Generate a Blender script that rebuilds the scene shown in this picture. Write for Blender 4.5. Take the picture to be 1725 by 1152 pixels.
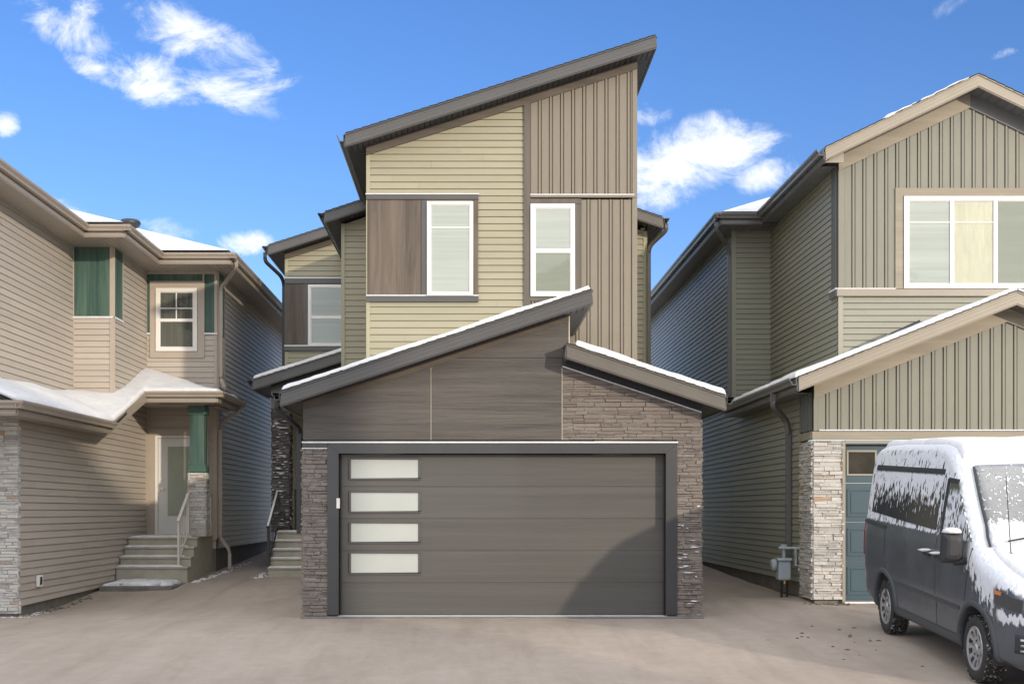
import bpy, bmesh, math, random
from math import radians as R, sin, cos, pi
from mathutils import Vector, Matrix, noise as mnoise

for o in list(bpy.data.objects): bpy.data.objects.remove(o, do_unlink=True)
scn = bpy.context.scene
C = scn.collection
random.seed(7)

# ------------------------------------------------------------------ camera
F = 2100.0; VPX = 795.0; HY = 860.0; CZ = 1.6
cam_d = bpy.data.cameras.new('camera'); cam = bpy.data.objects.new('camera', cam_d); C.objects.link(cam)
cam.location = (0, 0, CZ); cam.rotation_euler = (R(90), 0, 0)
cam_d.sensor_width = 36.0; cam_d.sensor_fit = 'HORIZONTAL'; cam_d.lens = 36.0*F/1725
cam_d.shift_x = (862.5-VPX)/1725; cam_d.shift_y = (HY-576)/1725
cam_d.clip_start = .1; cam_d.clip_end = 3000
scn.camera = cam

# ------------------------------------------------------------------ sun, sky, exposure
SUN_AZ, SUN_EL = 36.0, 12.5
S = Vector((sin(R(SUN_AZ))*cos(R(SUN_EL)), -cos(R(SUN_AZ))*cos(R(SUN_EL)), sin(R(SUN_EL))))
sd = bpy.data.lights.new('sun', 'SUN'); sd.energy = 2.0; sd.angle = R(1.0); sd.color = (1.0, .85, .66)
sun = bpy.data.objects.new('sun', sd); C.objects.link(sun); sun.rotation_euler = (-S).to_track_quat('-Z', 'Y').to_euler()
sun.location = S*60

def build_world():
    w = bpy.data.worlds.new('World'); scn.world = w; w.use_nodes = True
    nt = w.node_tree; N = nt.nodes; L = nt.links; N.clear()
    out = N.new('ShaderNodeOutputWorld'); bg = N.new('ShaderNodeBackground')
    sky = N.new('ShaderNodeTexSky'); sky.sky_type = 'NISHITA'; sky.sun_disc = False
    sky.sun_elevation = R(SUN_EL); sky.sun_rotation = R(180-SUN_AZ)
    sky.air_density = 1.0; sky.dust_density = .3; sky.ozone_density = 3.0
    hs = N.new('ShaderNodeHueSaturation'); hs.inputs['Saturation'].default_value = 1.15
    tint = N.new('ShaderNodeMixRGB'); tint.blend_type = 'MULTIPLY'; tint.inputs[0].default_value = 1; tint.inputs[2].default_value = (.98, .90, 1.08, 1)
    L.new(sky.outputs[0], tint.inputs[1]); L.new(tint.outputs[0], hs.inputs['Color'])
    tc = N.new('ShaderNodeTexCoord'); sp = N.new('ShaderNodeSeparateXYZ'); L.new(tc.outputs['Generated'], sp.inputs[0])
    def m(op, a, b=None, c=None, clamp=False):
        n = N.new('ShaderNodeMath'); n.operation = op; n.use_clamp = clamp
        for i, v in enumerate((a, b, c)):
            if v is None: continue
            if isinstance(v, (int, float)): n.inputs[i].default_value = v
            else: L.new(v, n.inputs[i])
        return n.outputs[0]
    yy = m('MAXIMUM', sp.outputs[1], .02)
    a = m('DIVIDE', sp.outputs[0], yy); b = m('DIVIDE', sp.outputs[2], yy)
    cb = N.new('ShaderNodeCombineXYZ'); L.new(a, cb.inputs[0]); L.new(m('MULTIPLY', b, 1.5), cb.inputs[1])
    n1 = N.new('ShaderNodeTexNoise'); n1.inputs['Scale'].default_value = 17; n1.inputs['Detail'].default_value = 9
    n1.inputs['Roughness'].default_value = .68; n1.inputs['Distortion'].default_value = .5
    L.new(cb.outputs[0], n1.inputs['Vector'])
    # banks of fair-weather cloud: azimuth, elevation (tangents), half widths, tilt, density
    banks = [(-.318, .385, .055, .022, .5, .85), (-.335, .40, .05, .015, 0, .7), (-.30, .352, .025, .012, .5, .95), (-.216, .373, .065, .026, .45, 1.15), (-.255, .348, .05, .022, .15, 1.0), (-.195,.338,.05,.017,.35,1.1),
             (-.182, .215, .024, .010, 0, 1.2), (-.238, .223, .030, .011, .2, .95), (-.335, .23, .05, .02, .3, .8),
             (.168, .278, .075, .030, -.3, 1.2), (.19, .29, .055, .02, -.15, 1.1), (.15,.262,.045,.018,0,.9), (.239, .269, .032, .014, -.2, 1.1), (.143, .318, .02, .01, 0, .8),
             (.385, .406, .022, .010, -.4, .62), (-.375, .31, .012, .010, 0, .9), (.425,.365,.012,.004,-.3,.55), (-.75, .3, .2, .05, .1, 1.0), (.8, .35, .22, .06, -.1, 1.0)]
    tot = None
    for (ca, ce, wa, we, ti, den) in banks:
        da = m('SUBTRACT', a, ca); de = m('SUBTRACT', b, ce); de = m('ADD', de, m('MULTIPLY', da, ti))
        r2 = m('ADD', m('POWER', m('ABSOLUTE', m('DIVIDE', da, wa)), 2.0), m('POWER', m('ABSOLUTE', m('DIVIDE', de, we)), 2.0))
        g = m('MULTIPLY', m('SUBTRACT', 1.0, m('MULTIPLY', r2, .5), clamp=True), den)
        tot = g if tot is None else m('MAXIMUM', tot, g)
    d = m('ADD', tot, m('MULTIPLY', m('SUBTRACT', n1.outputs['Fac'], .5), 2.7))
    mask = N.new('ShaderNodeMapRange'); mask.interpolation_type = 'SMOOTHSTEP'
    mask.inputs['From Min'].default_value = .42; mask.inputs['From Max'].default_value = 1.45
    L.new(d, mask.inputs['Value'])
    mk = m('MULTIPLY', m('MULTIPLY', mask.outputs[0], m('MULTIPLY', tot, 3.0, clamp=True)), .97)
    # unseen bright broken cloud, added overhead and behind the viewpoint to fill the shade; the clear patch is the one the houses stand against
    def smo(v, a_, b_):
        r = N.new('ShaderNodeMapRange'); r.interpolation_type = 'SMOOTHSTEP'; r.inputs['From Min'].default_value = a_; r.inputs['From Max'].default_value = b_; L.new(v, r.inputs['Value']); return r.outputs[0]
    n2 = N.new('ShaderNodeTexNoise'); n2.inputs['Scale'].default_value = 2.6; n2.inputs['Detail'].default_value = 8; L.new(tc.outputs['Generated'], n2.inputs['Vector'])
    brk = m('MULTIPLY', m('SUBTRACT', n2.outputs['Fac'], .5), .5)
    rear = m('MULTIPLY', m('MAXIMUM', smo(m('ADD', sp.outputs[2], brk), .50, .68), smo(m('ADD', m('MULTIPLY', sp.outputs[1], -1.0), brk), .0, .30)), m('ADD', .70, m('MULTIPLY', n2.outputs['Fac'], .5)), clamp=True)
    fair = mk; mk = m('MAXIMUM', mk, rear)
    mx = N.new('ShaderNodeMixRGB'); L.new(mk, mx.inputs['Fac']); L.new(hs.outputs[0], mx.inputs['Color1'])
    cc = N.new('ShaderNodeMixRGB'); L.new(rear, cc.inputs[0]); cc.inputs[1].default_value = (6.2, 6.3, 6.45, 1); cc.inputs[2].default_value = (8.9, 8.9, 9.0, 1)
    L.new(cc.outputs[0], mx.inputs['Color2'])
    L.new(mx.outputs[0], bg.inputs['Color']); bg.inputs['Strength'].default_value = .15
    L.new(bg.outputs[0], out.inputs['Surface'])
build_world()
vs = scn.view_settings; vs.view_transform = 'Standard'; vs.look = 'None'; vs.gamma = 1; vs.exposure = 0.40

# ------------------------------------------------------------------ materials
def newmat(name):
    m = bpy.data.materials.new(name); m.use_nodes = True
    nt = m.node_tree; b = nt.nodes['Principled BSDF']
    return m, nt, b
def objcoord(nt, scale=(1, 1, 1), kind='Object'):
    tc = nt.nodes.new('ShaderNodeTexCoord'); mp = nt.nodes.new('ShaderNodeMapping'); mp.inputs['Scale'].default_value = scale
    nt.links.new(tc.outputs[kind], mp.inputs[0]); return mp.outputs[0]
def noise_node(nt, vec, scale, detail=4, rough=.6, dist=0):
    n = nt.nodes.new('ShaderNodeTexNoise'); n.inputs['Scale'].default_value = scale; n.inputs['Detail'].default_value = detail
    n.inputs['Roughness'].default_value = rough; n.inputs['Distortion'].default_value = dist
    nt.links.new(vec, n.inputs['Vector']); return n.outputs['Fac']
def ramp(nt, fac, stops):
    r = nt.nodes.new('ShaderNodeValToRGB'); e = r.color_ramp.elements
    while len(e) < len(stops): e.new(.5)
    for i, (p, c) in enumerate(stops): e[i].position = p; e[i].color = (*c, 1)
    nt.links.new(fac, r.inputs[0]); return r.outputs[0]
def mul(c, k): return tuple(x*k for x in c)
def bumped(nt, b, h, strength, dist=.01):
    bp = nt.nodes.new('ShaderNodeBump'); bp.inputs['Strength'].default_value = strength; bp.inputs['Distance'].default_value = dist
    nt.links.new(h, bp.inputs['Height']); nt.links.new(bp.outputs[0], b.inputs['Normal'])
def mat_plain(name, col, rough=.5, var=.08, scale=3, metal=0, bump=.0, stretch=(1, 1, 1), spec=.5, bscale=60, coat=0):
    m, nt, b = newmat(name); v = objcoord(nt, stretch)
    f = noise_node(nt, v, scale, 5)
    nt.links.new(ramp(nt, f, [(.25, mul(col, 1-var)), (.75, mul(col, 1+var))]), b.inputs['Base Color'])
    b.inputs['Roughness'].default_value = rough; b.inputs['Metallic'].default_value = metal
    b.inputs['Specular IOR Level'].default_value = spec; b.inputs['Coat Weight'].default_value = coat
    if bump: bumped(nt, b, noise_node(nt, v, bscale, 4), bump, .004)
    return m
def islands(m, k=.05):
    nt = m.node_tree; b = nt.nodes['Principled BSDF']; src = b.inputs['Base Color'].links[0].from_socket
    g = nt.nodes.new('ShaderNodeNewGeometry'); r = ramp(nt, g.outputs['Random Per Island'], [(0, (1-k,)*3), (1, (1+k,)*3)])
    mx_ = nt.nodes.new('ShaderNodeMixRGB'); mx_.blend_type = 'MULTIPLY'; mx_.inputs[0].default_value = 1
    nt.links.new(src, mx_.inputs[1]); nt.links.new(r, mx_.inputs[2]); nt.links.new(mx_.outputs[0], b.inputs['Base Color']); return m
def mat_wood(name, dark, light, axis='z', scale=10, rough=.6, bump=.4):
    m, nt, b = newmat(name)
    st = {'z': (1, 1, .06), 'x': (.06, 1, 1), 'n': (1, 1, 1)}[axis]
    v = objcoord(nt, st); f = noise_node(nt, v, scale, 8, .7, .6); f2 = noise_node(nt, v, scale*.35, 3, .5, .3)
    mm = nt.nodes.new('ShaderNodeMath'); mm.operation = 'ADD'; nt.links.new(f, mm.inputs[0]); nt.links.new(f2, mm.inputs[1])
    mh = nt.nodes.new('ShaderNodeMath'); mh.operation = 'MULTIPLY'; mh.inputs[1].default_value = .5; nt.links.new(mm.outputs[0], mh.inputs[0])
    nt.links.new(ramp(nt, mh.outputs[0], [(.38, dark), (.62, light)]), b.inputs['Base Color'])
    b.inputs['Roughness'].default_value = rough; bumped(nt, b, f, bump, .006)
    return m
def mat_stone(name, cols, rough=.85, snow=0.0):
    m, nt, b = newmat(name); g = nt.nodes.new('ShaderNodeNewGeometry')
    col = ramp(nt, g.outputs['Random Per Island'], cols)
    v = objcoord(nt, (1, 1, 2.2)); f = noise_node(nt, v, 14, 7, .7); f3 = noise_node(nt, objcoord(nt, (1, 1, 5)), 30, 6, .7)
    mx = nt.nodes.new('ShaderNodeMixRGB'); mx.blend_type = 'MULTIPLY'; mx.inputs[0].default_value = .5
    nt.links.new(col, mx.inputs[1]); nt.links.new(ramp(nt, f, [(.3, (.66, .66, .66)), (.65, (1.12, 1.11, 1.1))]), mx.inputs[2])
    outc = mx.outputs[0]
    if snow:
        sp = nt.nodes.new('ShaderNodeSeparateXYZ'); nt.links.new(g.outputs['Normal'], sp.inputs[0])
        mr = nt.nodes.new('ShaderNodeMapRange'); mr.inputs['From Min'].default_value = .5; mr.inputs['From Max'].default_value = .8
        nt.links.new(sp.outputs[2], mr.inputs['Value'])
        nn = noise_node(nt, objcoord(nt), 6, 3); r2 = nt.nodes.new('ShaderNodeMapRange')
        r2.inputs['From Min'].default_value = .62-snow*.25; r2.inputs['From Max'].default_value = .66-snow*.25; nt.links.new(nn, r2.inputs['Value'])
        ml = nt.nodes.new('ShaderNodeMath'); ml.operation = 'MULTIPLY'; nt.links.new(mr.outputs[0], ml.inputs[0]); nt.links.new(r2.outputs[0], ml.inputs[1])
        m3 = nt.nodes.new('ShaderNodeMixRGB'); nt.links.new(ml.outputs[0], m3.inputs[0]); nt.links.new(outc, m3.inputs[1]); m3.inputs[2].default_value = (.8, .82, .85, 1)
        outc = m3.outputs[0]
    nt.links.new(outc, b.inputs['Base Color']); b.inputs['Roughness'].default_value = rough
    bumped(nt, b, f3, .9, .018)
    return m
def mat_snow(name='snow'):
    m, nt, b = newmat(name); v = objcoord(nt); f = noise_node(nt, v, 5, 6)
    nt.links.new(ramp(nt, f, [(.3, (.64, .66, .70)), (.7, (.76, .77, .79))]), b.inputs['Base Color'])
    b.inputs['Roughness'].default_value = .75; b.inputs['Subsurface Weight'].default_value = .0
    bumped(nt, b, noise_node(nt, v, 14, 7, .7), .6, .03); return m
def mat_glass(name, tint=(.75, .82, .82), refl=.35):
    m, nt, b = newmat(name); out = nt.nodes['Material Output']
    tr = nt.nodes.new('ShaderNodeBsdfTransparent'); tr.inputs[0].default_value = (*tint, 1)
    gl = nt.nodes.new('ShaderNodeBsdfGlossy'); gl.inputs['Roughness'].default_value = .03
    lw = nt.nodes.new('ShaderNodeLayerWeight'); lw.inputs[0].default_value = refl
    v = objcoord(nt); bp = nt.nodes.new('ShaderNodeBump'); bp.inputs['Strength'].default_value = .06; bp.inputs['Distance'].default_value = .05
    nt.links.new(noise_node(nt, v, 1.6, 2), bp.inputs['Height']); nt.links.new(bp.outputs[0], gl.inputs['Normal'])
    mx = nt.nodes.new('ShaderNodeMixShader'); nt.links.new(lw.outputs['Fresnel'], mx.inputs[0])
    nt.links.new(tr.outputs[0], mx.inputs[1]); nt.links.new(gl.outputs[0], mx.inputs[2]); nt.links.new(mx.outputs[0], out.inputs['Surface'])
    nt.nodes.remove(b); return m

M = {}
M['sage'] = mat_plain('sage_vinyl', (.33, .308, .218), .5, .05, 2, stretch=(1, 1, 8), bump=.15, bscale=25)
M['sage_trim'] = mat_plain('sage_trim', (.36, .345, .24), .5, .04)
M['taupe_vinyl'] = mat_plain('taupe_vinyl', (.215, .188, .148), .5, .06, 3, stretch=(6, 6, 1), bump=.1)
M['char_metal'] = mat_plain('charcoal_metal', (.077, .076, .077), .42, .1, 2, metal=.0, coat=.15)
M['bronze_metal'] = mat_plain('bronze_metal', (.122, .112, .098), .4, .1, 2, coat=.2)
M['black_metal'] = mat_plain('black_metal', (.022, .023, .027), .45, .2, 5)
M['shingle'] = mat_plain('dark_shingle', (.028, .026, .026), .9, .35, 14, bump=.6, bscale=30)
M['soffit_dark'] = mat_plain('soffit_dark', (.028, .029, .033), .5, .1, 2)
M['wood_brown'] = mat_wood('wood_brown', (.055, .043, .035), (.17, .135, .105), 'z', 9)
M['wood_trim'] = mat_wood('wood_trim', (.075, .065, .055), (.13, .112, .095), 'z', 16)
M['wood_rake'] = mat_wood('wood_rake', (.075, .062, .05), (.125, .105, .085), 'x', 14)
M['plank'] = mat_wood('plank_board', (.050, .045, .042), (.100, .089, .080), 'x', 13, .42, 2.2)
M['white_vinyl'] = mat_plain('white_vinyl', (.80, .79, .76), .4, .02)
M['stone_gray'] = mat_stone('ledgestone_gray', [(0, (.19, .163, .148)), (.35, (.24, .208, .188)), (.7, (.265, .228, .205)), (1, (.21, .185, .172))], snow=.4)
M['stone_white'] = mat_stone('ledgestone_white', [(0, (.46, .45, .44)), (.35, (.58, .57, .55)), (.60, (.66, .64, .61)), (.90, (.53, .52, .50)), (.93, (.40, .38, .38)), (.97, (.50, .33, .20)), (1, (.36, .34, .34))], snow=.6)
M['stone_black'] = mat_stone('ledgestone_black', [(0, (.05, .045, .045)), (.5, (.09, .08, .078)), (1, (.13, .12, .11))], snow=1.0)
M['door_dark'] = mat_plain('garage_door_steel', (.086, .083, .077), .36, .16, 2.2, stretch=(.10, 1, 4), bump=.5, bscale=14, coat=.15)
M['frame_dark'] = mat_plain('door_frame_metal', (.045, .046, .050), .4, .12, 2, coat=.2)
M['frosted'] = mat_plain('frosted_glass', (.43, .46, .44), .22, .05, 1.2, spec=.8)
M['rubber'] = mat_plain('rubber', (.02, .02, .02), .8, .2)
M['tan'] = mat_plain('tan_vinyl', (.46, .415, .365), .5, .05, 2, stretch=(1, 1, 8), bump=.12, bscale=25)
M['tan_trim'] = mat_plain('tan_trim', (.43, .375, .32), .5, .05)
M['tan_metal'] = mat_plain('tan_metal', (.34, .295, .25), .42, .06, coat=.1)
M['green_wood'] = mat_wood('green_wood', (.022, .066, .056), (.10, .175, .14), 'z', 9)
M['green_trim'] = mat_plain('green_trim', (.05, .115, .09), .5, .15, 10)
M['pewter'] = mat_plain('pewter_vinyl', (.265, .265, .215), .48, .05, 2, stretch=(1, 1, 8), bump=.12, bscale=25)
M['pewter_trim'] = mat_plain('pewter_trim', (.30, .30, .25), .5, .04)
M['khaki_board'] = mat_plain('khaki_board', (.205, .205, .172), .5, .06, 3, stretch=(6, 6, 1), bump=.1)
M['navy_board'] = mat_plain('side_board', (.13, .14, .135), .5, .08)
M['khaki_metal'] = mat_plain('khaki_metal', (.29, .258, .21), .42, .06, coat=.1)
M['khaki_rake'] = mat_wood('khaki_rake', (.24, .212, .165), (.34, .30, .235), 'x', 10, .6, .2)
M['slate_metal'] = mat_plain('slate_metal', (.13, .13, .13), .4, .08, coat=.2)
M['blue_door'] = mat_plain('blue_steel_door', (.036, .078, .108), .42, .08, 2)
for k_ in ('sage', 'tan', 'pewter'):
    islands(M[k_]); M[k_].node_tree.nodes['Principled BSDF'].inputs['Roughness'].default_value = .50; M[k_].node_tree.nodes['Principled BSDF'].inputs['Specular IOR Level'].default_value = .55
M['concrete'] = mat_plain('concrete', (.17, .16, .145), .85, .25, 5, bump=.5, bscale=30)
M['step_concrete'] = mat_plain('step_concrete', (.40, .375, .31), .8, .15, 4, bump=.3)
M['snow'] = mat_snow()
M['blind'] = mat_plain('window_blind', (.62, .65, .65), .7, .14, 1.6, stretch=(.2, .2, 9))
M['blind_dark'] = mat_plain('window_shade_dark', (.40, .42, .38), .7, .08, 1.0, stretch=(.3, .3, 7))
M['cream_film'] = mat_plain('protective_film', (.70, .665, .55), .35, .10, 2.5, bump=1.0, bscale=5, stretch=(2.5, 1, .7))
M['curtain'] = mat_plain('room_dark', (.13, .13, .12), .8, .5, 3, stretch=(6, 1, .3))
M['glass'] = mat_glass('window_glass', (.95, .97, .96), .3)
M['glass_refl'] = mat_glass('door_glass', (.95, .96, .94), .22)
M['frosted_shade'] = mat_plain('frosted_shade', (.50, .53, .47), .6, .1, 2)
M['door_white'] = mat_plain('white_door_paint', (.74, .75, .74), .35, .02)
M['cream_metal'] = mat_plain('cream_metal', (.62, .60, .54), .4, .04)
M['chrome'] = mat_plain('chrome', (.6, .6, .6), .2, .05, metal=1)
M['meter'] = mat_plain('meter_gray', (.36, .42, .46), .45, .08, 8)
M['yellow'] = mat_plain('yellow_plastic', (.65, .5, .05), .5)

def mat_ground():
    m, nt, b = newmat('packed_snow_and_grit'); v = objcoord(nt)
    f1 = noise_node(nt, v, .35, 6, .6); f2 = noise_node(nt, v, 4, 9, .72, .6); f3 = noise_node(nt, objcoord(nt, (1, .45, 1)), 26, 7, .75)
    base = ramp(nt, f1, [(.30, (.325, .272, .230)), (.70, (.385, .328, .282))])
    mx = nt.nodes.new('ShaderNodeMixRGB'); mx.blend_type = 'MULTIPLY'; mx.inputs[0].default_value = .42
    nt.links.new(base, mx.inputs[1]); nt.links.new(ramp(nt, f2, [(.3, (.72, .70, .68)), (.68, (1.12, 1.12, 1.13))]), mx.inputs[2])
    # dark specks of grit
    mr = nt.nodes.new('ShaderNodeMapRange'); mr.inputs['From Min'].default_value = .68; mr.inputs['From Max'].default_value = .74; nt.links.new(f3, mr.inputs['Value'])
    gate = nt.nodes.new('ShaderNodeMapRange'); gate.inputs['From Min'].default_value = .50; gate.inputs['From Max'].default_value = .62; nt.links.new(noise_node(nt, v, .8, 4), gate.inputs['Value'])
    ml = nt.nodes.new('ShaderNodeMath'); ml.operation = 'MULTIPLY'; nt.links.new(mr.outputs[0], ml.inputs[0]); nt.links.new(gate.outputs[0], ml.inputs[1])
    m2 = nt.nodes.new('ShaderNodeMixRGB'); nt.links.new(ml.outputs[0], m2.inputs[0]); nt.links.new(mx.outputs[0], m2.inputs[1]); m2.inputs[2].default_value = (.12, .10, .085, 1)
    # damp tyre-worn streaks running down the drives and pale dusted snow between them
    st = noise_node(nt, objcoord(nt, (1.6, .22, 1)), 1.4, 7, .62, .5)
    m4 = nt.nodes.new('ShaderNodeMixRGB'); m4.blend_type = 'MULTIPLY'; m4.inputs[0].default_value = .38
    nt.links.new(m2.outputs[0], m4.inputs[1]); nt.links.new(ramp(nt, st, [(.34, (.70, .67, .65)), (.50, (1, 1, 1)), (.66, (1.16, 1.17, 1.20))]), m4.inputs[2])
    nt.links.new(m4.outputs[0], b.inputs['Base Color']); b.inputs['Roughness'].default_value = .8
    ad = nt.nodes.new('ShaderNodeMath'); ad.operation = 'ADD'; nt.links.new(f2, ad.inputs[0]); nt.links.new(f3, ad.inputs[1])
    bumped(nt, b, ad.outputs[0], .30, .02)
    return m
M['ground'] = mat_ground()

# ------------------------------------------------------------------ mesh helpers
OFF = {}
def off(o):
    while o is not None:
        if o.name in OFF: return OFF[o.name]
        o = o.parent
    return Vector((0, 0, 0))
class MB:
    def __init__(s): s.v = []; s.f = []
    def add(s, vs, fs):
        n = len(s.v); s.v += [tuple(x) for x in vs]; s.f += [tuple(i+n for i in f) for f in fs]
    def box(s, x0, x1, y0, y1, z0, z1):
        x0, x1 = sorted((x0, x1)); y0, y1 = sorted((y0, y1)); z0, z1 = sorted((z0, z1))
        s.add([(x0, y0, z0), (x1, y0, z0), (x1, y1, z0), (x0, y1, z0), (x0, y0, z1), (x1, y0, z1), (x1, y1, z1), (x0, y1, z1)],
              [(0, 3, 2, 1), (4, 5, 6, 7), (0, 1, 5, 4), (1, 2, 6, 5), (2, 3, 7, 6), (3, 0, 4, 7)])
    def prism(s, poly, pl, d0, d1):
        """poly in (h,z) on plane pl, from depth d0 to d1 outward"""
        n = len(poly); vs = [pt(pl, h, z, d0) for h, z in poly]+[pt(pl, h, z, d1) for h, z in poly]
        s.add(vs, [tuple(range(n)), tuple(range(2*n-1, n-1, -1))]+[(i, (i+1) % n, n+(i+1) % n, n+i) for i in range(n)])
    def extr(s, A, B, out, prof, cap=True, up=Vector((0, 0, 1))):
        A = Vector(A); B = Vector(B); out = Vector(out); n = len(prof)
        vs = [A+out*d-up*v for d, v in prof]+[B+out*d-up*v for d, v in prof]
        fs = [(i, i+1, n+i+1, n+i) for i in range(n-1)]
        if cap: fs += [tuple(range(n)), tuple(range(2*n-1, n-1, -1))]
        s.add(vs, fs)
    def tube(s, path, rx, ry=None, seg=8, square=False):
        path = [Vector(p) for p in path]; ry = ry or rx; rings = []
        for i, p in enumerate(path):
            t = (path[min(i+1, len(path)-1)]-path[max(i-1, 0)]).normalized()
            a = t.cross(Vector((0, 0, 1)));
            if a.length < .05: a = t.cross(Vector((0, 1, 0)))
            a.normalize(); b = t.cross(a).normalized()
            if square: rings.append([p+a*rx*sx+b*ry*sy for sx, sy in ((-1, -1), (1, -1), (1, 1), (-1, 1))])
            else: rings.append([p+a*rx*cos(2*pi*k/seg)+b*ry*sin(2*pi*k/seg) for k in range(seg)])
        n = len(rings[0]); vs = [q for r in rings for q in r]; fs = []
        for i in range(len(rings)-1):
            for k in range(n): fs.append((i*n+k, i*n+(k+1) % n, (i+1)*n+(k+1) % n, (i+1)*n+k))
        fs += [tuple(range(n)), tuple(len(vs)-n+k for k in reversed(range(n)))]
        s.add(vs, fs)
    def lathe(s, prof, seg=32, axis='z', c=(0, 0, 0)):
        vs = []; n = len(prof)
        for k in range(seg):
            a = 2*pi*k/seg
            for r, h in prof:
                p = {'z': (r*cos(a), r*sin(a), h), 'y': (r*cos(a), h, r*sin(a)), 'x': (h, r*cos(a), r*sin(a))}[axis]
                vs.append((p[0]+c[0], p[1]+c[1], p[2]+c[2]))
        fs = [(k*n+i, k*n+i+1, ((k+1) % seg)*n+i+1, ((k+1) % seg)*n+i) for k in range(seg) for i in range(n-1)]
        s.add(vs, fs)
    def build(s, name, mat, parent=None, smooth=False, bevel=0, weld=True):
        me = bpy.data.meshes.new(name); o_ = off(parent) if parent else Vector((0, 0, 0))
        me.from_pydata([tuple(Vector(v)-o_) for v in s.v], [], s.f)
        bm = bmesh.new(); bm.from_mesh(me)
        if weld: bmesh.ops.remove_doubles(bm, verts=bm.verts, dist=.0004)
        bmesh.ops.recalc_face_normals(bm, faces=bm.faces)
        bm.to_mesh(me); bm.free()
        me.materials.append(mat)
        if smooth:
            for p in me.polygons: p.use_smooth = True
        ob = bpy.data.objects.new(name, me); C.objects.link(ob)
        if parent: ob.parent = parent
        if bevel:
            bv = ob.modifiers.new('bevel', 'BEVEL'); bv.width = bevel; bv.segments = 2; bv.limit_method = 'ANGLE'; bv.angle_limit = R(40)
        return ob
def tag(o, label, cat, group=None, kind=None):
    if label: o['label'] = label
    if cat: o['category'] = cat
    if group: o['group'] = group
    if kind: o['kind'] = kind
    return o
def thing(name, label, cat, loc=(0, 0, 0), group=None):
    o = bpy.data.objects.new(name, None); C.objects.link(o); o.location = loc; o.empty_display_size = .3
    OFF[o.name] = Vector(loc); tag(o, label, cat, group); return o
def struct(o): o['kind'] = 'structure'; return o

# planes: ('y', Y) faces the camera; ('x', X, sgn)
def pt(pl, h, z, d):
    if pl[0] == 'y': return (h, pl[1]-d, z)
    return (pl[1]+pl[2]*d, h, z)
def clip(poly, a, b, c):       # keep a*h+b*z<=c
    out = []; n = len(poly)
    for i in range(n):
        p, q = poly[i], poly[(i+1) % n]; fp = a*p[0]+b*p[1]-c; fq = a*q[0]+b*q[1]-c
        if fp <= 1e-9: out.append(p)
        if (fp < -1e-9 and fq > 1e-9) or (fp > 1e-9 and fq < -1e-9):
            t = fp/(fp-fq); out.append((p[0]+t*(q[0]-p[0]), p[1]+t*(q[1]-p[1])))
    return out
def area(p):
    return abs(sum(p[i][0]*p[(i+1) % len(p)][1]-p[(i+1) % len(p)][0]*p[i][1] for i in range(len(p))))/2 if len(p) > 2 else 0
SR = random.Random(77)
def siding(name, mat, parent, pl, polys, e=.12, dmax=.015, z0=0.0, gap=.010):
    if not isinstance(polys[0], list): polys = [polys]
    mb = MB()
    for poly in polys:
        zs = [p[1] for p in poly]; k = math.floor((min(zs)-z0)/e)
        while z0+k*e < max(zs):
            za = z0+k*e; k += 1
            gq = clip(clip(poly, 0, -1, -(za+e-gap)), 0, 1, za+e)
            if area(gq) > 1e-6: mb.add([pt(pl, h, z, -.010) for h, z in gq], [tuple(range(len(gq)))])
            q = clip(clip(poly, 0, -1, -za), 0, 1, za+e-gap)
            if area(q) < 1e-4: continue
            dd = lambda z: .003+dmax*(1-((z-za)/e))
            hi = max(z for h, z in q); tp = [p for p in q if abs(p[1]-hi) < 1e-6]
            if len(tp) >= 2:
                a, b = min(tp), max(tp)
                mb.add([pt(pl, a[0], hi, dd(hi)), pt(pl, b[0], hi, dd(hi)), pt(pl, b[0], hi, -.010), pt(pl, a[0], hi, -.010)], [(0, 1, 2, 3)])
            h0_, h1_ = min(p[0] for p in q), max(p[0] for p in q); cuts = [h0_-1]
            hc = h0_+(SR.uniform(.3, 3.6))
            while hc < h1_-.2: cuts.append(hc); hc += 3.65
            cuts.append(h1_+1)
            for c0_, c1_ in zip(cuts, cuts[1:]):
                qq = clip(clip(q, -1, 0, -(c0_+.0025)), 1, 0, c1_)
                if area(qq) > 1e-5: mb.add([pt(pl, h, z, dd(z)) for h, z in qq], [tuple(range(len(qq)))])
            lo = min(z for h, z in q); bt = [p for p in q if abs(p[1]-lo) < 1e-6]
            if len(bt) >= 2:
                a, b = min(bt), max(bt)
                mb.add([pt(pl, a[0], lo, dd(lo)), pt(pl, b[0], lo, dd(lo)), pt(pl, b[0], lo, -.010), pt(pl, a[0], lo, -.010)], [(0, 1, 2, 3)])
        mb.add([pt(pl, h, z, -.03) for h, z in poly]+[pt(pl, h, z, -.12) for h, z in poly],
               [tuple(range(len(poly))), tuple(range(2*len(poly)-1, len(poly)-1, -1))]+[(i, (i+1) % len(poly), len(poly)+(i+1) % len(poly), len(poly)+i) for i in range(len(poly))])
    return mb.build(name, mat, parent, weld=False)
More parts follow.
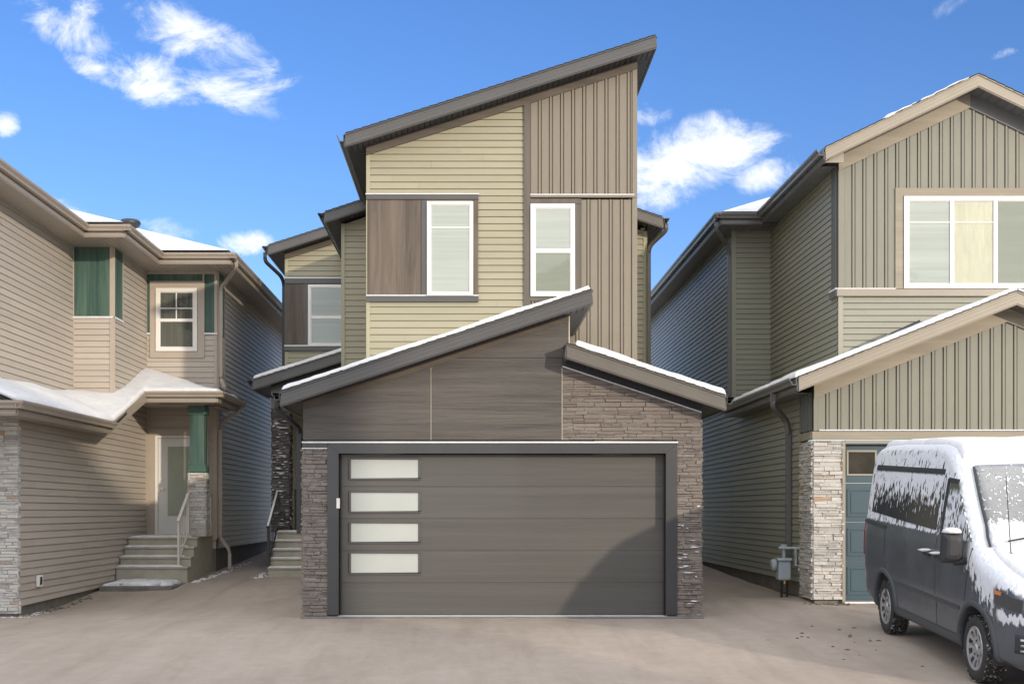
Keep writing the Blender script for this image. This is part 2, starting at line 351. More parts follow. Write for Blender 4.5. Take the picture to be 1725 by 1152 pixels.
def battens(name, mat, parent, pl, polys, P=.19, h0=0.0):
    if not isinstance(polys[0], list): polys = [polys]
    mb = MB()
    prof = [(0, .002), (.012, .012), (P-.062, .012), (P-.050, -.006), (P-.046, .030), (P-.012, .030), (P-.006, -.006), (P, .002)]
    for poly in polys:
        hs = [p[0] for p in poly]; k = math.floor((min(hs)-h0)/P)
        while h0+k*P < max(hs):
            ha = h0+k*P; k += 1
            for i in range(len(prof)-1):
                a, b = ha+prof[i][0], ha+prof[i+1][0]
                q = clip(clip(poly, -1, 0, -a), 1, 0, b)
                if area(q) < 1e-5: continue
                dd = lambda h: .008+prof[i][1]+(prof[i+1][1]-prof[i][1])*(h-a)/(b-a)
                mb.add([pt(pl, h, z, dd(h)) for h, z in q], [tuple(range(len(q)))])
        mb.prism(poly, pl, -.12, 0)
    return mb.build(name, mat, parent, weld=False)
def ledge(name, mat, parent, pl, polys, rh=(.035, .075), ln=(.12, .5), dep=(.012, .042), seed=1, ends=.012):
    if not isinstance(polys[0], list): polys = [polys]
    rnd = random.Random(seed); mb = MB()
    for poly in polys:
        hs = [p[0] for p in poly]; zs = [p[1] for p in poly]; z = min(zs)
        while z < max(zs):
            dz = rnd.uniform(*rh); h = min(hs)-rnd.uniform(0, .3)
            while h < max(hs):
                l = rnd.uniform(*ln)
                nsub = 1 if rnd.random() < .75 else 2
                for sb in range(nsub):
                    za = z+dz*sb/nsub; zb = z+dz*(sb+1)/nsub
                    g = .002; j = lambda: rnd.uniform(-.004, .004)
                    rect = [(h+g, za+g+j()), (h+l-g, za+g+j()), (h+l-g, zb-g+j()), (h+g, zb-g+j())]
                    q = rect
                    for i in range(len(poly)):
                        p0, p1 = poly[i], poly[(i+1) % len(poly)]
                        a, b = (p1[1]-p0[1]), -(p1[0]-p0[0]); q = clip(q, a, b, a*p0[0]+b*p0[1])
                        if len(q) < 3: break
                    if len(q) < 3 or area(q) < 1e-4: continue
                    d = rnd.uniform(*dep); n = len(q)
                    cx = sum(p[0] for p in q)/n; cz = sum(p[1] for p in q)/n; tl = rnd.uniform(-.006, .006)
                    fr = [pt(pl, cx+(hh-cx)*.985, cz+(zz-cz)*.86, d+tl*(1 if hh > cx else -1)) for hh, zz in q]
                    bk = [pt(pl, hh, zz, 0) for hh, zz in q]
                    mb.add(bk+fr, [tuple(range(2*n-1, n-1, -1))]+[(i, (i+1) % n, n+(i+1) % n, n+i) for i in range(n)])
                h += l
            z += dz
        mb.prism(poly, pl, -.12, .001)
    return mb.build(name, mat, parent, weld=False)
def cling(parent, pl, r, n, seed, d=.04):
    rnd = random.Random(seed); mb = MB()
    for _ in range(n):
        h = rnd.uniform(r[0], r[1]); z = rnd.uniform(r[2], r[3]); l = rnd.uniform(.02, .07)*(2 if rnd.random() < .2 else 1); t = rnd.uniform(.006, .013)
        l = min(l, h-r[0], r[1]-h)
        if l < .01: continue
        ring = [(-1, 0), (-.6, .8), (0, 1), (.55, .7), (1, .1), (.5, -.4), (-.5, -.5)]
        fr = [pt(pl, h+a*l, z+b*t, d*rnd.uniform(.8, 1.05)) for a, b in ring]; bk = [pt(pl, h+a*l, z+b*t, 0) for a, b in ring]; k = len(ring)
        mb.add(bk+fr, [tuple(range(k, 2*k))]+[(i, (i+1) % k, k+(i+1) % k, k+i) for i in range(k)])
    o = mb.build('clinging_snow', M['snow'], parent, weld=False); o['kind'] = 'stuff'; return o
def ccw(poly):
    a = sum(poly[i][0]*poly[(i+1) % len(poly)][1]-poly[(i+1) % len(poly)][0]*poly[i][1] for i in range(len(poly)))
    return poly if a > 0 else poly[::-1]
def rect(h0, h1, z0, z1): return [(min(h0, h1), min(z0, z1)), (max(h0, h1), min(z0, z1)), (max(h0, h1), max(z0, z1)), (min(h0, h1), max(z0, z1))]
def board(name, mat, parent, pl, h0, h1, z0, z1, d=.022, d0=0, bevel=.002):
    mb = MB(); mb.prism(rect(h0, h1, z0, z1), pl, d0, d); return mb.build(name, mat, parent, bevel=bevel)
def boards(name, mat, parent, pl, rs, d=.022, bevel=.002):
    for r in rs:
        mb = MB(); mb.prism(rect(*r[:4]), pl, -.01 if len(r) < 6 else r[5], r[4] if len(r) > 4 else d)
        o = mb.build(name, mat, parent, bevel=bevel)
    return o
# pixel measurement of the photograph -> metres on a facade at depth Y
def mx(u, Y): return (u-VPX)*Y/F
def mz(v, Y): return CZ+(HY-v)*Y/F
def pr(u0, u1, v0, v1, Y): return rect(mx(u0, Y), mx(u1, Y), mz(v0, Y), mz(v1, Y))

FASC = [(0, 0), (.03, 0), (.03, .022), (.012, .026), (.012, .075), (.020, .082), (.020, .135), (.028, .142), (.028, .205), (.014, .212), (.014, .225), (-.02, .225)]
GUT = [(0, 0), (0, .115), (.075, .115), (.085, .075), (.118, .035), (.122, .0), (.112, 0), (.108, .03), (.076, .07), (.066, .105), (.01, .105), (.01, 0)]
def fascia(mb, A, B, out): mb.extr(A, B, out, FASC)
def gutter(mb, A, B, out): mb.extr(A, B, out, GUT)
def fold(mb, A, B, wvec, pitch=.10, g=.006):
    """ribbed soffit sheet from A to B, width vector wvec, folds run across"""
    A = Vector(A); B = Vector(B); w = Vector(wvec); L = (B-A).length; n = max(1, int(L/pitch)); up = Vector((0, 0, 1))
    for i in range(n):
        a = A.lerp(B, i/n); b = A.lerp(B, (i+.86)/n); c = A.lerp(B, (i+.93)/n); d = A.lerp(B, (i+1)/n)
        mb.add([a, b, c+up*.014, d, a+w, b+w, c+w+up*.014, d+w], [(0, 1, 5, 4), (1, 2, 6, 5), (2, 3, 7, 6)])
def slab(mb, pts, t):
    n = len(pts); mb.add([Vector(p) for p in pts]+[Vector(p)-Vector((0, 0, t)) for p in pts],
        [tuple(range(n)), tuple(range(2*n-1, n-1, -1))]+[(i, (i+1) % n, n+(i+1) % n, n+i) for i in range(n)])
def snow_quad(name, c, t, parent=None, nx=24, ny=14, seed=0, rag=.0, label=None, edge=.10, lump=.35, mat=None):
    """c: 4 corners (p00,p10,p11,p01); domed sheet of snow"""
    c = [Vector(p) for p in c]; vs = []; N_ = (nx+1)*(ny+1)
    Lu = (c[1]-c[0]).length; Lv = (c[3]-c[0]).length
    top = []; bot = []
    for j in range(ny+1):
        for i in range(nx+1):
            u = i/nx; v = j/ny
            # concentrate samples near the edges
            u_ = .5-.5*cos(pi*u) if nx > 3 else u; v_ = .5-.5*cos(pi*v) if ny > 3 else v
            p = (c[0]*(1-u_)+c[1]*u_)*(1-v_)+(c[3]*(1-u_)+c[2]*u_)*v_
            e = min(u_*Lu, (1-u_)*Lu, v_*Lv, (1-v_)*Lv); k = min(1, e/edge); k = math.sqrt(max(0, 1-(1-k)**2))
            nn = mnoise.noise(p*1.3+Vector((seed, 0, 0)))*lump+mnoise.noise(p*5+Vector((seed, 3, 0)))*lump*.4
            q = p.copy()
            if rag and k < 1:
                q.x += rag*mnoise.noise(p*7+Vector((0, seed, 0))); q.y += rag*mnoise.noise(p*7+Vector((9, seed, 0)))
            top.append(q+Vector((0, 0, t*k*(1+nn)+.002))); bot.append(q-Vector((0, 0, .01)))
    vs = top+bot; fs = []
    w = nx+1
    for j in range(ny):
        for i in range(nx):
            a = j*w+i; fs.append((a, a+1, a+w+1, a+w)); fs.append((N_+a, N_+a+w, N_+a+w+1, N_+a+1))
    per = [i for i in range(nx)]+[j*w+nx for j in range(ny)]+[ny*w+i for i in range(nx, 0, -1)]+[j*w for j in range(ny, 0, -1)]
    for k in range(len(per)):
        a, b = per[k], per[(k+1) % len(per)]; fs.append((a, b, N_+b, N_+a))
    mb = MB(); mb.add(vs, fs); o = mb.build(name, mat or M['snow'], parent, smooth=True)
    if label: tag(o, label, 'snow', None, 'stuff')
    return o

def shed(root, xl, zl, xh, zh, yf, yb, mf, ms, gut=None, overhang=.4, wall_lo=None, wall_hi=None, name='roof', fmat2=None):
    """mono-pitch roof; (xl,zl) low edge, (xh,zh) high edge of the top surface, yf/yb front/back"""
    sg = 1 if xh > xl else -1
    mb = MB(); slab(mb, [(xl, yf+.012, zl-.004), (xh, yf+.012, zh-.004), (xh, yb, zh-.004), (xl, yb, zl-.004)], .15)
    # shingle courses showing at the rake edge
    n = int(abs(xh-xl)/.14)
    for i in range(n):
        a = i/n; b = (i+1)/n
        xa, xb = xl+(xh-xl)*a, xl+(xh-xl)*b; za, zb = zl+(zh-zl)*a, zl+(zh-zl)*b
        slab(mb, [(xa, yf-.035, za+.020), (xb, yf-.035, zb+.010), (xb, yb, zb+.010), (xa, yb, za+.020)], .018)
    roof = mb.build(name, M['shingle'], root, weld=False)
    f = MB(); fascia(f, (xl, yf, zl), (xh, yf, zh), (0, -1, 0)); f.build('fascia', mf, roof, bevel=.0)
    f = MB(); fascia(f, (xl, yf, zl), (xl, yb, zl), (-sg, 0, 0)); f.build('fascia', mf, roof)
    f = MB(); fascia(f, (xh, yf, zh), (xh, yb, zh), (sg, 0, 0)); f.build('fascia', fmat2 or mf, roof)
    s_ = MB(); dz = .215
    fold(s_, (xl, yf, zl-dz), (xh, yf, zh-dz), (0, overhang+.02, 0), .10)
    # side soffits
    if wall_lo is not None:
        k = (wall_lo-xl)/(xh-xl); zz = zl+(zh-zl)*k
        fold(s_, (xl, yf+overhang, zl-dz), (xl, yb, zl-dz), (wall_lo-xl, 0, zz-zl), .10)
    if wall_hi is not None:
        k = (wall_hi-xl)/(xh-xl); zz = zl+(zh-zl)*k
        fold(s_, (xh, yf+overhang, zh-dz), (xh, yb, zh-dz), (wall_hi-xh, 0, zz-zh), .10)
    s_.build('soffit', ms, roof, weld=False)
    if gut:
        g = MB(); gutter(g, (xl-sg*.03, yf+.0, zl-.012), (xl-sg*.03, yb, zl-.012), (-sg, 0, 0)); g.build('gutter', gut, roof)
    return roof

def window(root, pl, h0, h1, z0, z1, kind='hung', behind='blind', behind2=None, fr=.055, d=.072, muntin=None, rail=None):
    """white vinyl window, frame > pane, blind"""
    w = MB()
    for r in (rect(h0, h1, z1-fr, z1), rect(h0, h1, z0, z0+fr), rect(h0, h0+fr, z0+fr, z1-fr), rect(h1-fr, h1, z0+fr, z1-fr)):
        w.prism(r, pl, -.04, d)
    # inner sash lip
    a0, a1, b0, b1 = h0+fr, h1-fr, z0+fr, z1-fr; s = .018
    for r in (rect(a0, a1, b1-s, b1), rect(a0, a1, b0, b0+s), rect(a0, a0+s, b0+s, b1-s), rect(a1-s, a1, b0+s, b1-s)):
        w.prism(r, pl, -.04, d-.018)
    zm = None; cells = [(a0+s, a1-s, b0+s, b1-s)]
    if kind == 'hung':
        zm = rail if rail else (z0+z1)/2
        w.prism(rect(a0, a1, zm-.035, zm+.035), pl, -.04, d-.006); cells = [(a0+s, a1-s, zm+.035, b1-s), (a0+s, a1-s, b0+s, zm-.035)]
    if kind == 'triple':
        cells = []; L_ = a1-a0
        for k in range(3):
            c0 = a0+L_*k/3; c1 = a0+L_*(k+1)/3
            if k: w.prism(rect(c0-.035, c0+.035, b0, b1), pl, -.04, d-.006)
            cells.append((c0+.035 if k else a0+s, c1-.035 if k < 2 else a1-s, b0+s, b1-s))
    o = w.build('window', M['white_vinyl'], root, bevel=.002)
    if muntin:
        m_ = MB()
        for r in muntin: m_.prism(rect(*r), pl, .050, d-.012)
        m_.build('muntin', M['white_vinyl'], o)
    for i, c in enumerate(cells):
        g = MB(); g.prism(rect(*c), pl, .054, .057); g.build('pane', M['glass'], o)
        b_ = behind if i == 0 or not behind2 else behind2
        if isinstance(b_, (list, tuple)): b_ = b_[i]
        bl = MB(); bl.prism(rect(*c), pl, -.03, .045); bl.build('blind', M[b_], o)
    return o
def downspout(root, path, mat, w=.038, name='downspout'):
    mb = MB(); mb.tube(path, w, w*.8, square=True); return mb.build(name, mat, root, bevel=.006)
def arc_path(pts, n=5):
    """round the corners of a polyline"""
    P = [Vector(p) for p in pts]; out = [P[0]]
    for i in range(1, len(P)-1):
        a = P[i].lerp(P[i-1], min(.45, .09/max(.01, (P[i]-P[i-1]).length))); b = P[i].lerp(P[i+1], min(.45, .09/max(.01, (P[i]-P[i+1]).length)))
        for k in range(n+1):
            t = k/n; out.append(a*(1-t)**2+P[i]*2*t*(1-t)+b*t*t)
    out.append(P[-1]); return out

# ------------------------------------------------------------------ ground
def gz(x, y):
    base = [(-5, -.9), (9, -.55), (13, -.20), (16.4, -.01), (18.8, -.012), (22, .06), (26, .20), (30, .30), (36, .5), (60, .8)]
    z = base[0][1]
    for (a, za), (b, zb) in zip(base, base[1:]):
        if y >= b: z = zb
        elif y >= a:
            t = (y-a)/(b-a); t = t*t*(3-2*t)*.5+t*.5; z = za+(zb-za)*t; break
    if y > 9:
        l = max(0, min(1, (-x-3.6)/3.0)); z -= .17*l*max(0, 1-abs(y-22)/7)
        r = max(0, min(1, (x-3.5)/2)); z += .10*r*max(0, 1-abs(y-21)/4)
    z += .012*mnoise.noise(Vector((x*.7, y*.7, 0)))*(1 if abs(x) < 12 else 0)
    return z
mb = MB(); xs = [-400, -150, -60, -30, -20, -16]+[(-12+.3*i) for i in range(81)]+[14, 18, 25, 40, 80, 150, 400]
ys = [-400, -150, -60, -30, -15, -5, 0, 3, 6, 8]+[9+.3*i for i in range(90)]+[37, 40, 46, 60, 100, 200, 900]
xs = sorted(set(round(x, 3) for x in xs)); ys = sorted(set(round(y, 3) for y in ys))
vs_ = [(x, y, gz(x, y)) for y in ys for x in xs]; n_ = len(xs)
mb.add(vs_, [(j*n_+i, j*n_+i+1, (j+1)*n_+i+1, (j+1)*n_+i) for j in range(len(ys)-1) for i in range(n_-1)])
struct(mb.build('ground', M['ground'], smooth=True))

# ------------------------------------------------------------------ main house
GY = 18.8; UY = 21.6; SY = 25.6; WY = 29.4; RY = 26.0
H = thing('house', 'middle house with olive green siding, steep slanted dark roof and charcoal garage door', 'house', (0.4, GY, 0), 'neighbouring houses')
G = ('y', GY); U = ('y', UY); SP = ('y', SY); WP = ('y', WY); RP = ('y', RY)
gx0, gx1 = mx(511, GY), mx(1181, GY)
# garage side walls and structure behind
siding('garage_side_wall', M['sage'], H, ('x', gx0+.02, -1), rect(GY+.15, 26, .12, 3.15))
siding('garage_side_wall', M['sage'], H, ('x', gx1-.02, 1), rect(GY+.15, 26.2, .12, 3.15))
# plank clad gable
xT = mx(958, GY); xS = mx(946.5, GY); zB = mz(741, GY)
def rz(x): return 3.36+.328*(x+2.81)     # top surface of the tall slope
def rzr(x): return 4.065-.328*(x-1.40)
zj = mz(603, GY)
mb = MB()
yg = GY
seam = mx(726, GY); e_ = .003
mb.prism([(gx0, zB), (seam-e_, zB), (seam-e_, rz(seam)-.22), (gx0, rz(gx0)-.22)], G, -.12, .020)
mb.prism([(seam+.008, zB), (xS, zB), (xS, zj-e_), (seam+.008, zj-e_)], G, -.12, .020)
mb.prism([(seam+.008, zj+e_), (xT, zj+e_), (xT, rz(xT)-.22), (seam+.008, rz(seam)-.22)], G, -.12, .020)
mb.build('plank_wall', M['plank'], H, weld=False)
mb = MB(); mb.prism(rect(seam-.001, seam+.004, zB, rz(seam)-.32), G, 0, .026); mb.build('joint_strip', M['cream_film'], H); mb = MB(); mb.prism(rect(xS-.002, xS+.005, zB, zj-.15), G, 0, .03); mb.build('joint_strip', M['cream_film'], H); mb = MB()
mb.prism(rect(xT-.002, xT+.012, mz(585, GY), mz(533, GY)), G, -.1, .03)
mb.build('joint_strip', M['cream_film'], H)
# frieze board below the tall slope
fz = lambda x: rz(x)-.20
mb = MB(); mb.prism([(gx0, fz(gx0)-.11), (xT, fz(xT)-.11), (xT, fz(xT)), (gx0, fz(gx0))], G, 0, .034); mb.build('frieze_board', M['wood_rake'], H)
# stone
st = [(xS+.01, zB), (gx1, zB), (gx1, rzr(gx1)-.30), (xS+.01, rzr(xS)-.30)]
ledge('stone_veneer', M['stone_gray'], H, G, [st], seed=3, dep=(.012, .032))
ledge('stone_pier', M['stone_gray'], H, G, [rect(mx(1140, GY), gx1, .0, zB)], seed=4, ln=(.1, .3))
ledge('stone_pier', M['stone_gray'], H, ('x', gx1-.01, 1), [rect(GY-.01, GY+.14, .0, 3.0)], seed=14, ln=(.06, .14))
ledge('stone_pier', M['stone_gray'], H, ('x', gx0, -1), [rect(GY-.01, GY+.14, .02, mz(755, GY))], seed=15, ln=(.06, .14))
ledge('stone_pier', M['stone_gray'], H, G, [rect(gx0, mx(552, GY), .02, mz(755, GY))], seed=5, ln=(.1, .3))
# trim around the door
t0, t1, t2, t3 = mx(552, GY), mx(571, GY), mx(1121, GY), mx(1140, GY); zt0 = mz(764, GY); zt1 = mz(747, GY)
mb = MB()
mb.prism([(t0, .03), (t1, .03), (t1, zt0), (t0, zt1)], G, -.2, .05); mb.prism([(t2, .03), (t3, .03), (t3, zt1), (t2, zt0)], G, -.2, .05)
mb.prism([(t0, zt1+.001), (t1, zt0+.001), (t2, zt0+.001), (t3, zt1+.001)], G, -.2, .05)
mb.prism(rect(gx0-.01, t0-.004, mz(754, GY), zt1), G, -.02, .045)
mb.build('door_trim', M['frame_dark'], H, bevel=.003)
mb = MB(); mb.prism(rect(gx0-.015, t3+.01, zt1+.004, zt1+.030), G, -.02, .065); mb.prism(rect(gx0-.015, t0, mz(754, GY)-.02, mz(754, GY)-.004), G, -.02, .055)
mb.build('drip_cap', M['snow'], H, bevel=.004)
for xx in (t1+.012, t2-.012):
    mb = MB(); mb.tube([(xx, GY+.05, .03), (xx, GY+.05, zt0)], .012); mb.build('weather_strip', M['rubber'], H)
mb = MB(); mb.box(t1-.03, t1+.02, GY-.075, GY-.045, mz(856, GY), mz(839, GY)); mb.build('door_sensor', M['white_vinyl'], H, bevel=.004)
# garage door: one slab of five sections, four lites
DY = GY+.15; D = ('y', DY); dx0, dx1 = mx(571, DY), mx(1122, DY)
dtop = mz(765, GY); dz = (dtop-.02)/5
mb = MB()
for k in range(5):
    za, zb = .02+k*dz, .02+(k+1)*dz
    p = [(-.01, 0), (.012, .0), (.014, .003), (.014, dz-.006), (.010, dz-.003), (-.01, dz-.002)]
    mb.extr((dx0, DY, zb), (dx1, DY, zb), (0, -1, 0), p)
gd = mb.build('garage_door', M['door_dark'], H, weld=False)
for (v0, v1) in ((773, 805), (829, 861), (881, 912.5), (932, 965)):
    a, b, c0, c1 = mx(590, GY), mx(704, GY), mz(v1, GY), mz(v0, GY); w = .03
    f = MB()
    for r in (rect(a-w, b+w, c1, c1+w), rect(a-w, b+w, c0-w, c0), rect(a-w, a, c0, c1), rect(b, b+w, c0, c1)): f.prism(r, D, 0, .034)
    fo = f.build('window_frame', M['char_metal'], gd, bevel=.006)
    g = MB(); g.prism(rect(a, b, c0, c1), D, 0, .019); g.build('pane', M['frosted'], gd)
mb = MB(); mb.prism(rect(dx0, dx1, .0, .025), D, -.02, .03); mb.build('bottom_seal', M['rubber'], gd)
# garage roofs
shed(H, -2.81, 3.36, 1.763, 4.86, 18.4, UY-.01, M['char_metal'], M['soffit_dark'], gut=M['char_metal'], wall_lo=gx0, wall_hi=xT, name='roof', fmat2=M['bronze_metal'])
rr = shed(H, 3.73, 3.30, 1.40, 4.065, 18.4, UY-.01, M['bronze_metal'], M['soffit_dark'], gut=M['char_metal'], wall_lo=gx1, name='roof')
mb = MB(); mb.prism([(xS+.01, rzr(xS)-.30), (gx1, rzr(gx1)-.30), (gx1, rzr(gx1)-.19), (xS+.01, rzr(xS)-.19)], G, -.1, .02); mb.build('frieze_board', M['soffit_dark'], H)
mb = MB(); mb.prism([(xS+.01, rzr(xS)-.318), (gx1, rzr(gx1)-.318), (gx1, rzr(gx1)-.30), (xS+.01, rzr(xS)-.30)], G, 0, .045); mb.build('drip_cap', M['snow'], H)
# tall slope side wall above the lower roof
siding('clerestory_wall', M['sage'], H, ('x', xT, 1), [[(GY+.02, 3.6), (UY, 3.6), (UY, rz(xT)-.2), (GY+.02, rz(xT)-.2)]])
downspout(H, arc_path([(-2.93, 18.75, 3.24), (-2.93, 18.75, 3.12), (-2.72, 18.98, 2.93), (-2.64, 19.05, 2.86), (-2.64, 19.05, 1.25)]), M['black_metal'])
# ---- upper storey front block
ux0, ux1 = mx(617, UY), mx(1073, UY)
def uz(x): return 8.0+.317*(x+2.15)
ub = lambda x: uz(x)-.30
xd0, xd1 = mx(882, UY), mx(893, UY)
siding('siding_wall', M['sage'], H, U, [(ux0+.06, 3.2), (xd0, 3.2), (xd0, ub(xd0)), (ux0+.06, ub(ux0+.06))], z0=mz(505, UY))
boards('corner_post', M['sage_trim'], H, U, [(ux0, ux0+.065, 3.2, ub(ux0)+.0)], d=.022)
battens('board_batten_wall', M['taupe_vinyl'], H, U, [(xd1, mz(328, UY)), (mx(1065, UY), mz(328, UY)), (mx(1065, UY), ub(mx(1065, UY))), (xd1, ub(xd1))], P=.1925, h0=xd1)
battens('board_batten_wall', M['taupe_vinyl'], H, U, [rect(xd1, mx(1065, UY), 3.2, mz(337, UY))], P=.1925, h0=mx(975, UY)-.385)
xr = mx(1065, UY)
mb = MB(); mb.prism([(xr, 3.2), (ux1, 3.2), (ux1, ub(ux1)+.02), (xr, ub(xr)+.02)], U, -.1, .04); mb.build('corner_post', M['taupe_vinyl'], H, bevel=.003)
mb = MB(); mb.prism([(xd0, mz(518, UY)), (xd1, mz(518, UY)), (xd1, ub(xd1)+.02), (xd0, ub(xd0)+.02)], U, 0, .045); mb.build('corner_trim', M['wood_trim'], H, bevel=.003)
mb = MB(); mb.prism([(ux0-.0, ub(ux0)-.06), (ux1, ub(ux1)-.06), (ux1, ub(ux1)+.09), (ux0, ub(ux0)+.09)], U, 0, .05); mb.build('frieze_board', M['wood_rake'], H, bevel=.003)
mb = MB(); mb.prism(rect(xd1, ux1-.02, mz(334, UY), mz(330, UY)), U, -.05, .055); mb.build('drip_ledge', M['taupe_vinyl'], H, bevel=.003)
mb = MB(); mb.prism(rect(xd1+.0, ux1-.05, mz(330, UY), mz(330, UY)+.022), U, 0, .05); mb.build('ledge_snow', M['snow'], H, bevel=.006)
# wood accent with window on the left
boards('accent_trim', M['char_metal'], H, U, [(ux0, mx(806, UY), mz(337, UY), mz(329, UY), .05), (mx(710, UY), mx(719, UY), mz(498, UY), mz(338, UY), .045), (ux0, mx(806, UY), mz(509, UY), mz(499.5, UY), .055)])
boards('wood_panel', M['wood_brown'], H, U, [(mx(619, UY), mx(709.5, UY), mz(498.5, UY), mz(337.5, UY), .03)])
boards('wood_panel', M['wood_brown'], H, U, [(mx(797.5, UY), mx(805.5, UY), mz(498.5, UY), mz(337.5, UY), .04)])
boards('sill_snow', M['snow'], H, U, [(ux0, mx(806, UY), mz(499.3, UY), mz(499.3, UY)+.02, .05), (ux0-.01, mx(807, UY), mz(328.8, UY), mz(328.8, UY)+.018, .055)])
yw0, yw1 = mz(499, UY), mz(341, UY)
window(H, U, mx(719.5, UY), mx(797, UY), yw0, yw1, kind='single', behind='blind', muntin=[(mx(724, UY), mx(793, UY), mz(385.5, UY), mz(383.5, UY))])
# right window with trim
boards('window_trim', M['wood_trim'], H, U, [(xd1, mx(979, UY), mz(344.5, UY), mz(336, UY), .05), (mx(968.5, UY), mx(979, UY), mz(508, UY), mz(345, UY), .048), (xd1, mx(968, UY), mz(508, UY), mz(500.5, UY), .05)])
window(H, U, mx(893.5, UY), mx(968, UY), mz(500, UY), mz(345, UY), kind='hung', behind='blind', behind2='blind_dark', rail=mz(424, UY), fr=.07)
# side walls of the block
siding('siding_wall', M['sage'], H, ('x', ux0+.01, -1), [[(UY+.02, 3.2), (27.5, 3.2), (27.5, ub(ux0)+.05), (UY+.02, ub(ux0)+.05)]])
siding('siding_wall', M['sage'], H, ('x', ux1-.01, 1), [[(UY+.02, 3.2), (30, 3.2), (30, ub(ux1)+.05), (UY+.02, ub(ux1)+.05)]])
shed(H, -2.15, 8.0, 3.12, 9.67, 21.2, 28.2, M['char_metal'], M['soffit_dark'], gut=M['char_metal'], wall_lo=ux0, wall_hi=ux1, fmat2=M['char_metal'])
# ---- strip block left (recessed), with its own shed roof
sx0 = mx(575, SY)
siding('siding_wall', M['sage'], H, SP, [(sx0+.07, .6), (ux0+.4, .6), (ux0+.4, 7.63+.337*(ux0+.4+2.97)-.25), (sx0+.07, 7.63+.337*(sx0+2.97)-.25)], z0=.04)
boards('corner_post', M['sage_trim'], H, SP, [(sx0, sx0+.075, .6, 7.63+.337*(sx0+2.97)-.24)], d=.024)
siding('siding_wall', M['sage'], H, ('x', sx0+.01, -1), [rect(SY+.03, WY, .6, 7.45)])
shed(H, -2.97, 7.63, 0.4, 7.63+.33*3.37, 25.2, 35.5, M['char_metal'], M['soffit_dark'], gut=M['black_metal'], wall_lo=sx0)
# ---- right rear body
rx1 = mx(1090, RY)
siding('siding_wall', M['sage'], H, RP, [(ux1-.3, .6), (rx1-.075, .6), (rx1-.075, 7.42), (ux1-.3, 7.75)], z0=.07)
boards('corner_post', M['sage_trim'], H, RP, [(rx1-.08, rx1, .6, 7.42)], d=.024)
siding('siding_wall', M['sage'], H, ('x', rx1-.01, 1), [rect(RY+.03, 36, .3, 7.5)])
shed(H, 3.91, 7.62, .45, 7.62+.33*3.46, 25.6, 36, M['bronze_metal'], M['soffit_dark'], gut=M['bronze_metal'], wall_lo=rx1)
downspout(H, arc_path([(4.0, 25.66, 7.50), (4.0, 25.66, 7.36), (3.72, 25.9, 7.12), (3.68, 25.92, 7.0), (3.68, 25.92, .5)]), M['bronze_metal'])
mb = MB(); mb.box(-3, 3.5, 35.4, 35.5, .4, 8.2); mb.build('rear_wall', M['sage'], H)
# ---- left wing
wx0 = mx(480, WY)
wz = lambda x: 7.77+.32*(x+4.73)
siding('siding_wall', M['sage'], H, WP, [(wx0+.07, mz(469, WY)), (sx0, mz(469, WY)), (sx0, wz(sx0)-.3), (wx0+.07, wz(wx0+.07)-.3)], z0=.05)
siding('siding_wall', M['sage'], H, WP, [rect(wx0+.07, sx0+.1, 1.1, mz(592, WY))], z0=.05)
mb = MB(); mb.box(wx0+.05, sx0+.6, WY+.13, WY+.2, 1.1, 7.3); mb.build('inner_wall', M['sage'], H)
mb = MB(); mb.box(wx0+.08, sx0, WY+.01, WY+.12, mz(595, WY), mz(588, WY)); mb.build('inner_wall', M['sage'], H)
boards('corner_post', M['sage_trim'], H, WP, [(wx0, wx0+.075, mz(469, WY), wz(wx0)-.3), (wx0, wx0+.075, 1.1, mz(592, WY))], d=.024)
boards('wood_panel', M['wood_brown'], H, WP, [(mx(482, WY), mx(514, WY), mz(582, WY), mz(478, WY), .03)])
boards('accent_trim', M['char_metal'], H, WP, [(wx0, sx0, mz(478, WY), mz(470, WY), .05), (mx(514, WY), mx(519, WY), mz(582, WY), mz(478, WY), .045), (wx0, mx(482, WY), mz(582, WY), mz(478, WY), .04), (wx0-.01, sx0, mz(591, WY), mz(584, WY), .055)])
boards('sill_snow', M['snow'], H, WP, [(wx0-.01, mx(519, WY), mz(584, WY)+.002, mz(584, WY)+.035, .06), (wx0-.01, sx0, mz(469, WY)-.01, mz(469, WY)+.02, .05)])
mb = MB(); mb.prism([(wx0, wz(wx0)-.36), (sx0, wz(sx0)-.36), (sx0, wz(sx0)-.2), (wx0, wz(wx0)-.2)], WP, 0, .04); mb.build('frieze_board', M['wood_rake'], H)
window(H, WP, mx(519.5, WY), mx(519.5, WY)+1.0, mz(583.5, WY), mz(480, WY), kind='hung', behind='blind', rail=mz(535, WY), fr=.065)
siding('siding_wall', M['sage'], H, ('x', wx0+.01, -1), [rect(WY+.03, 36, .9, 7.5)])
shed(H, -4.73, 7.77, -2.0, 7.77+.32*2.73, 29.0, 36, M['char_metal'], M['soffit_dark'], gut=M['char_metal'], wall_lo=wx0)
downspout(H, arc_path([(-4.83, 29.1, 7.62), (-4.83, 29.1, 7.42), (-4.52, 29.5, 7.15), (-4.46, 29.55, 7.0), (-4.46, 29.55, 4.9)]), M['black_metal'])
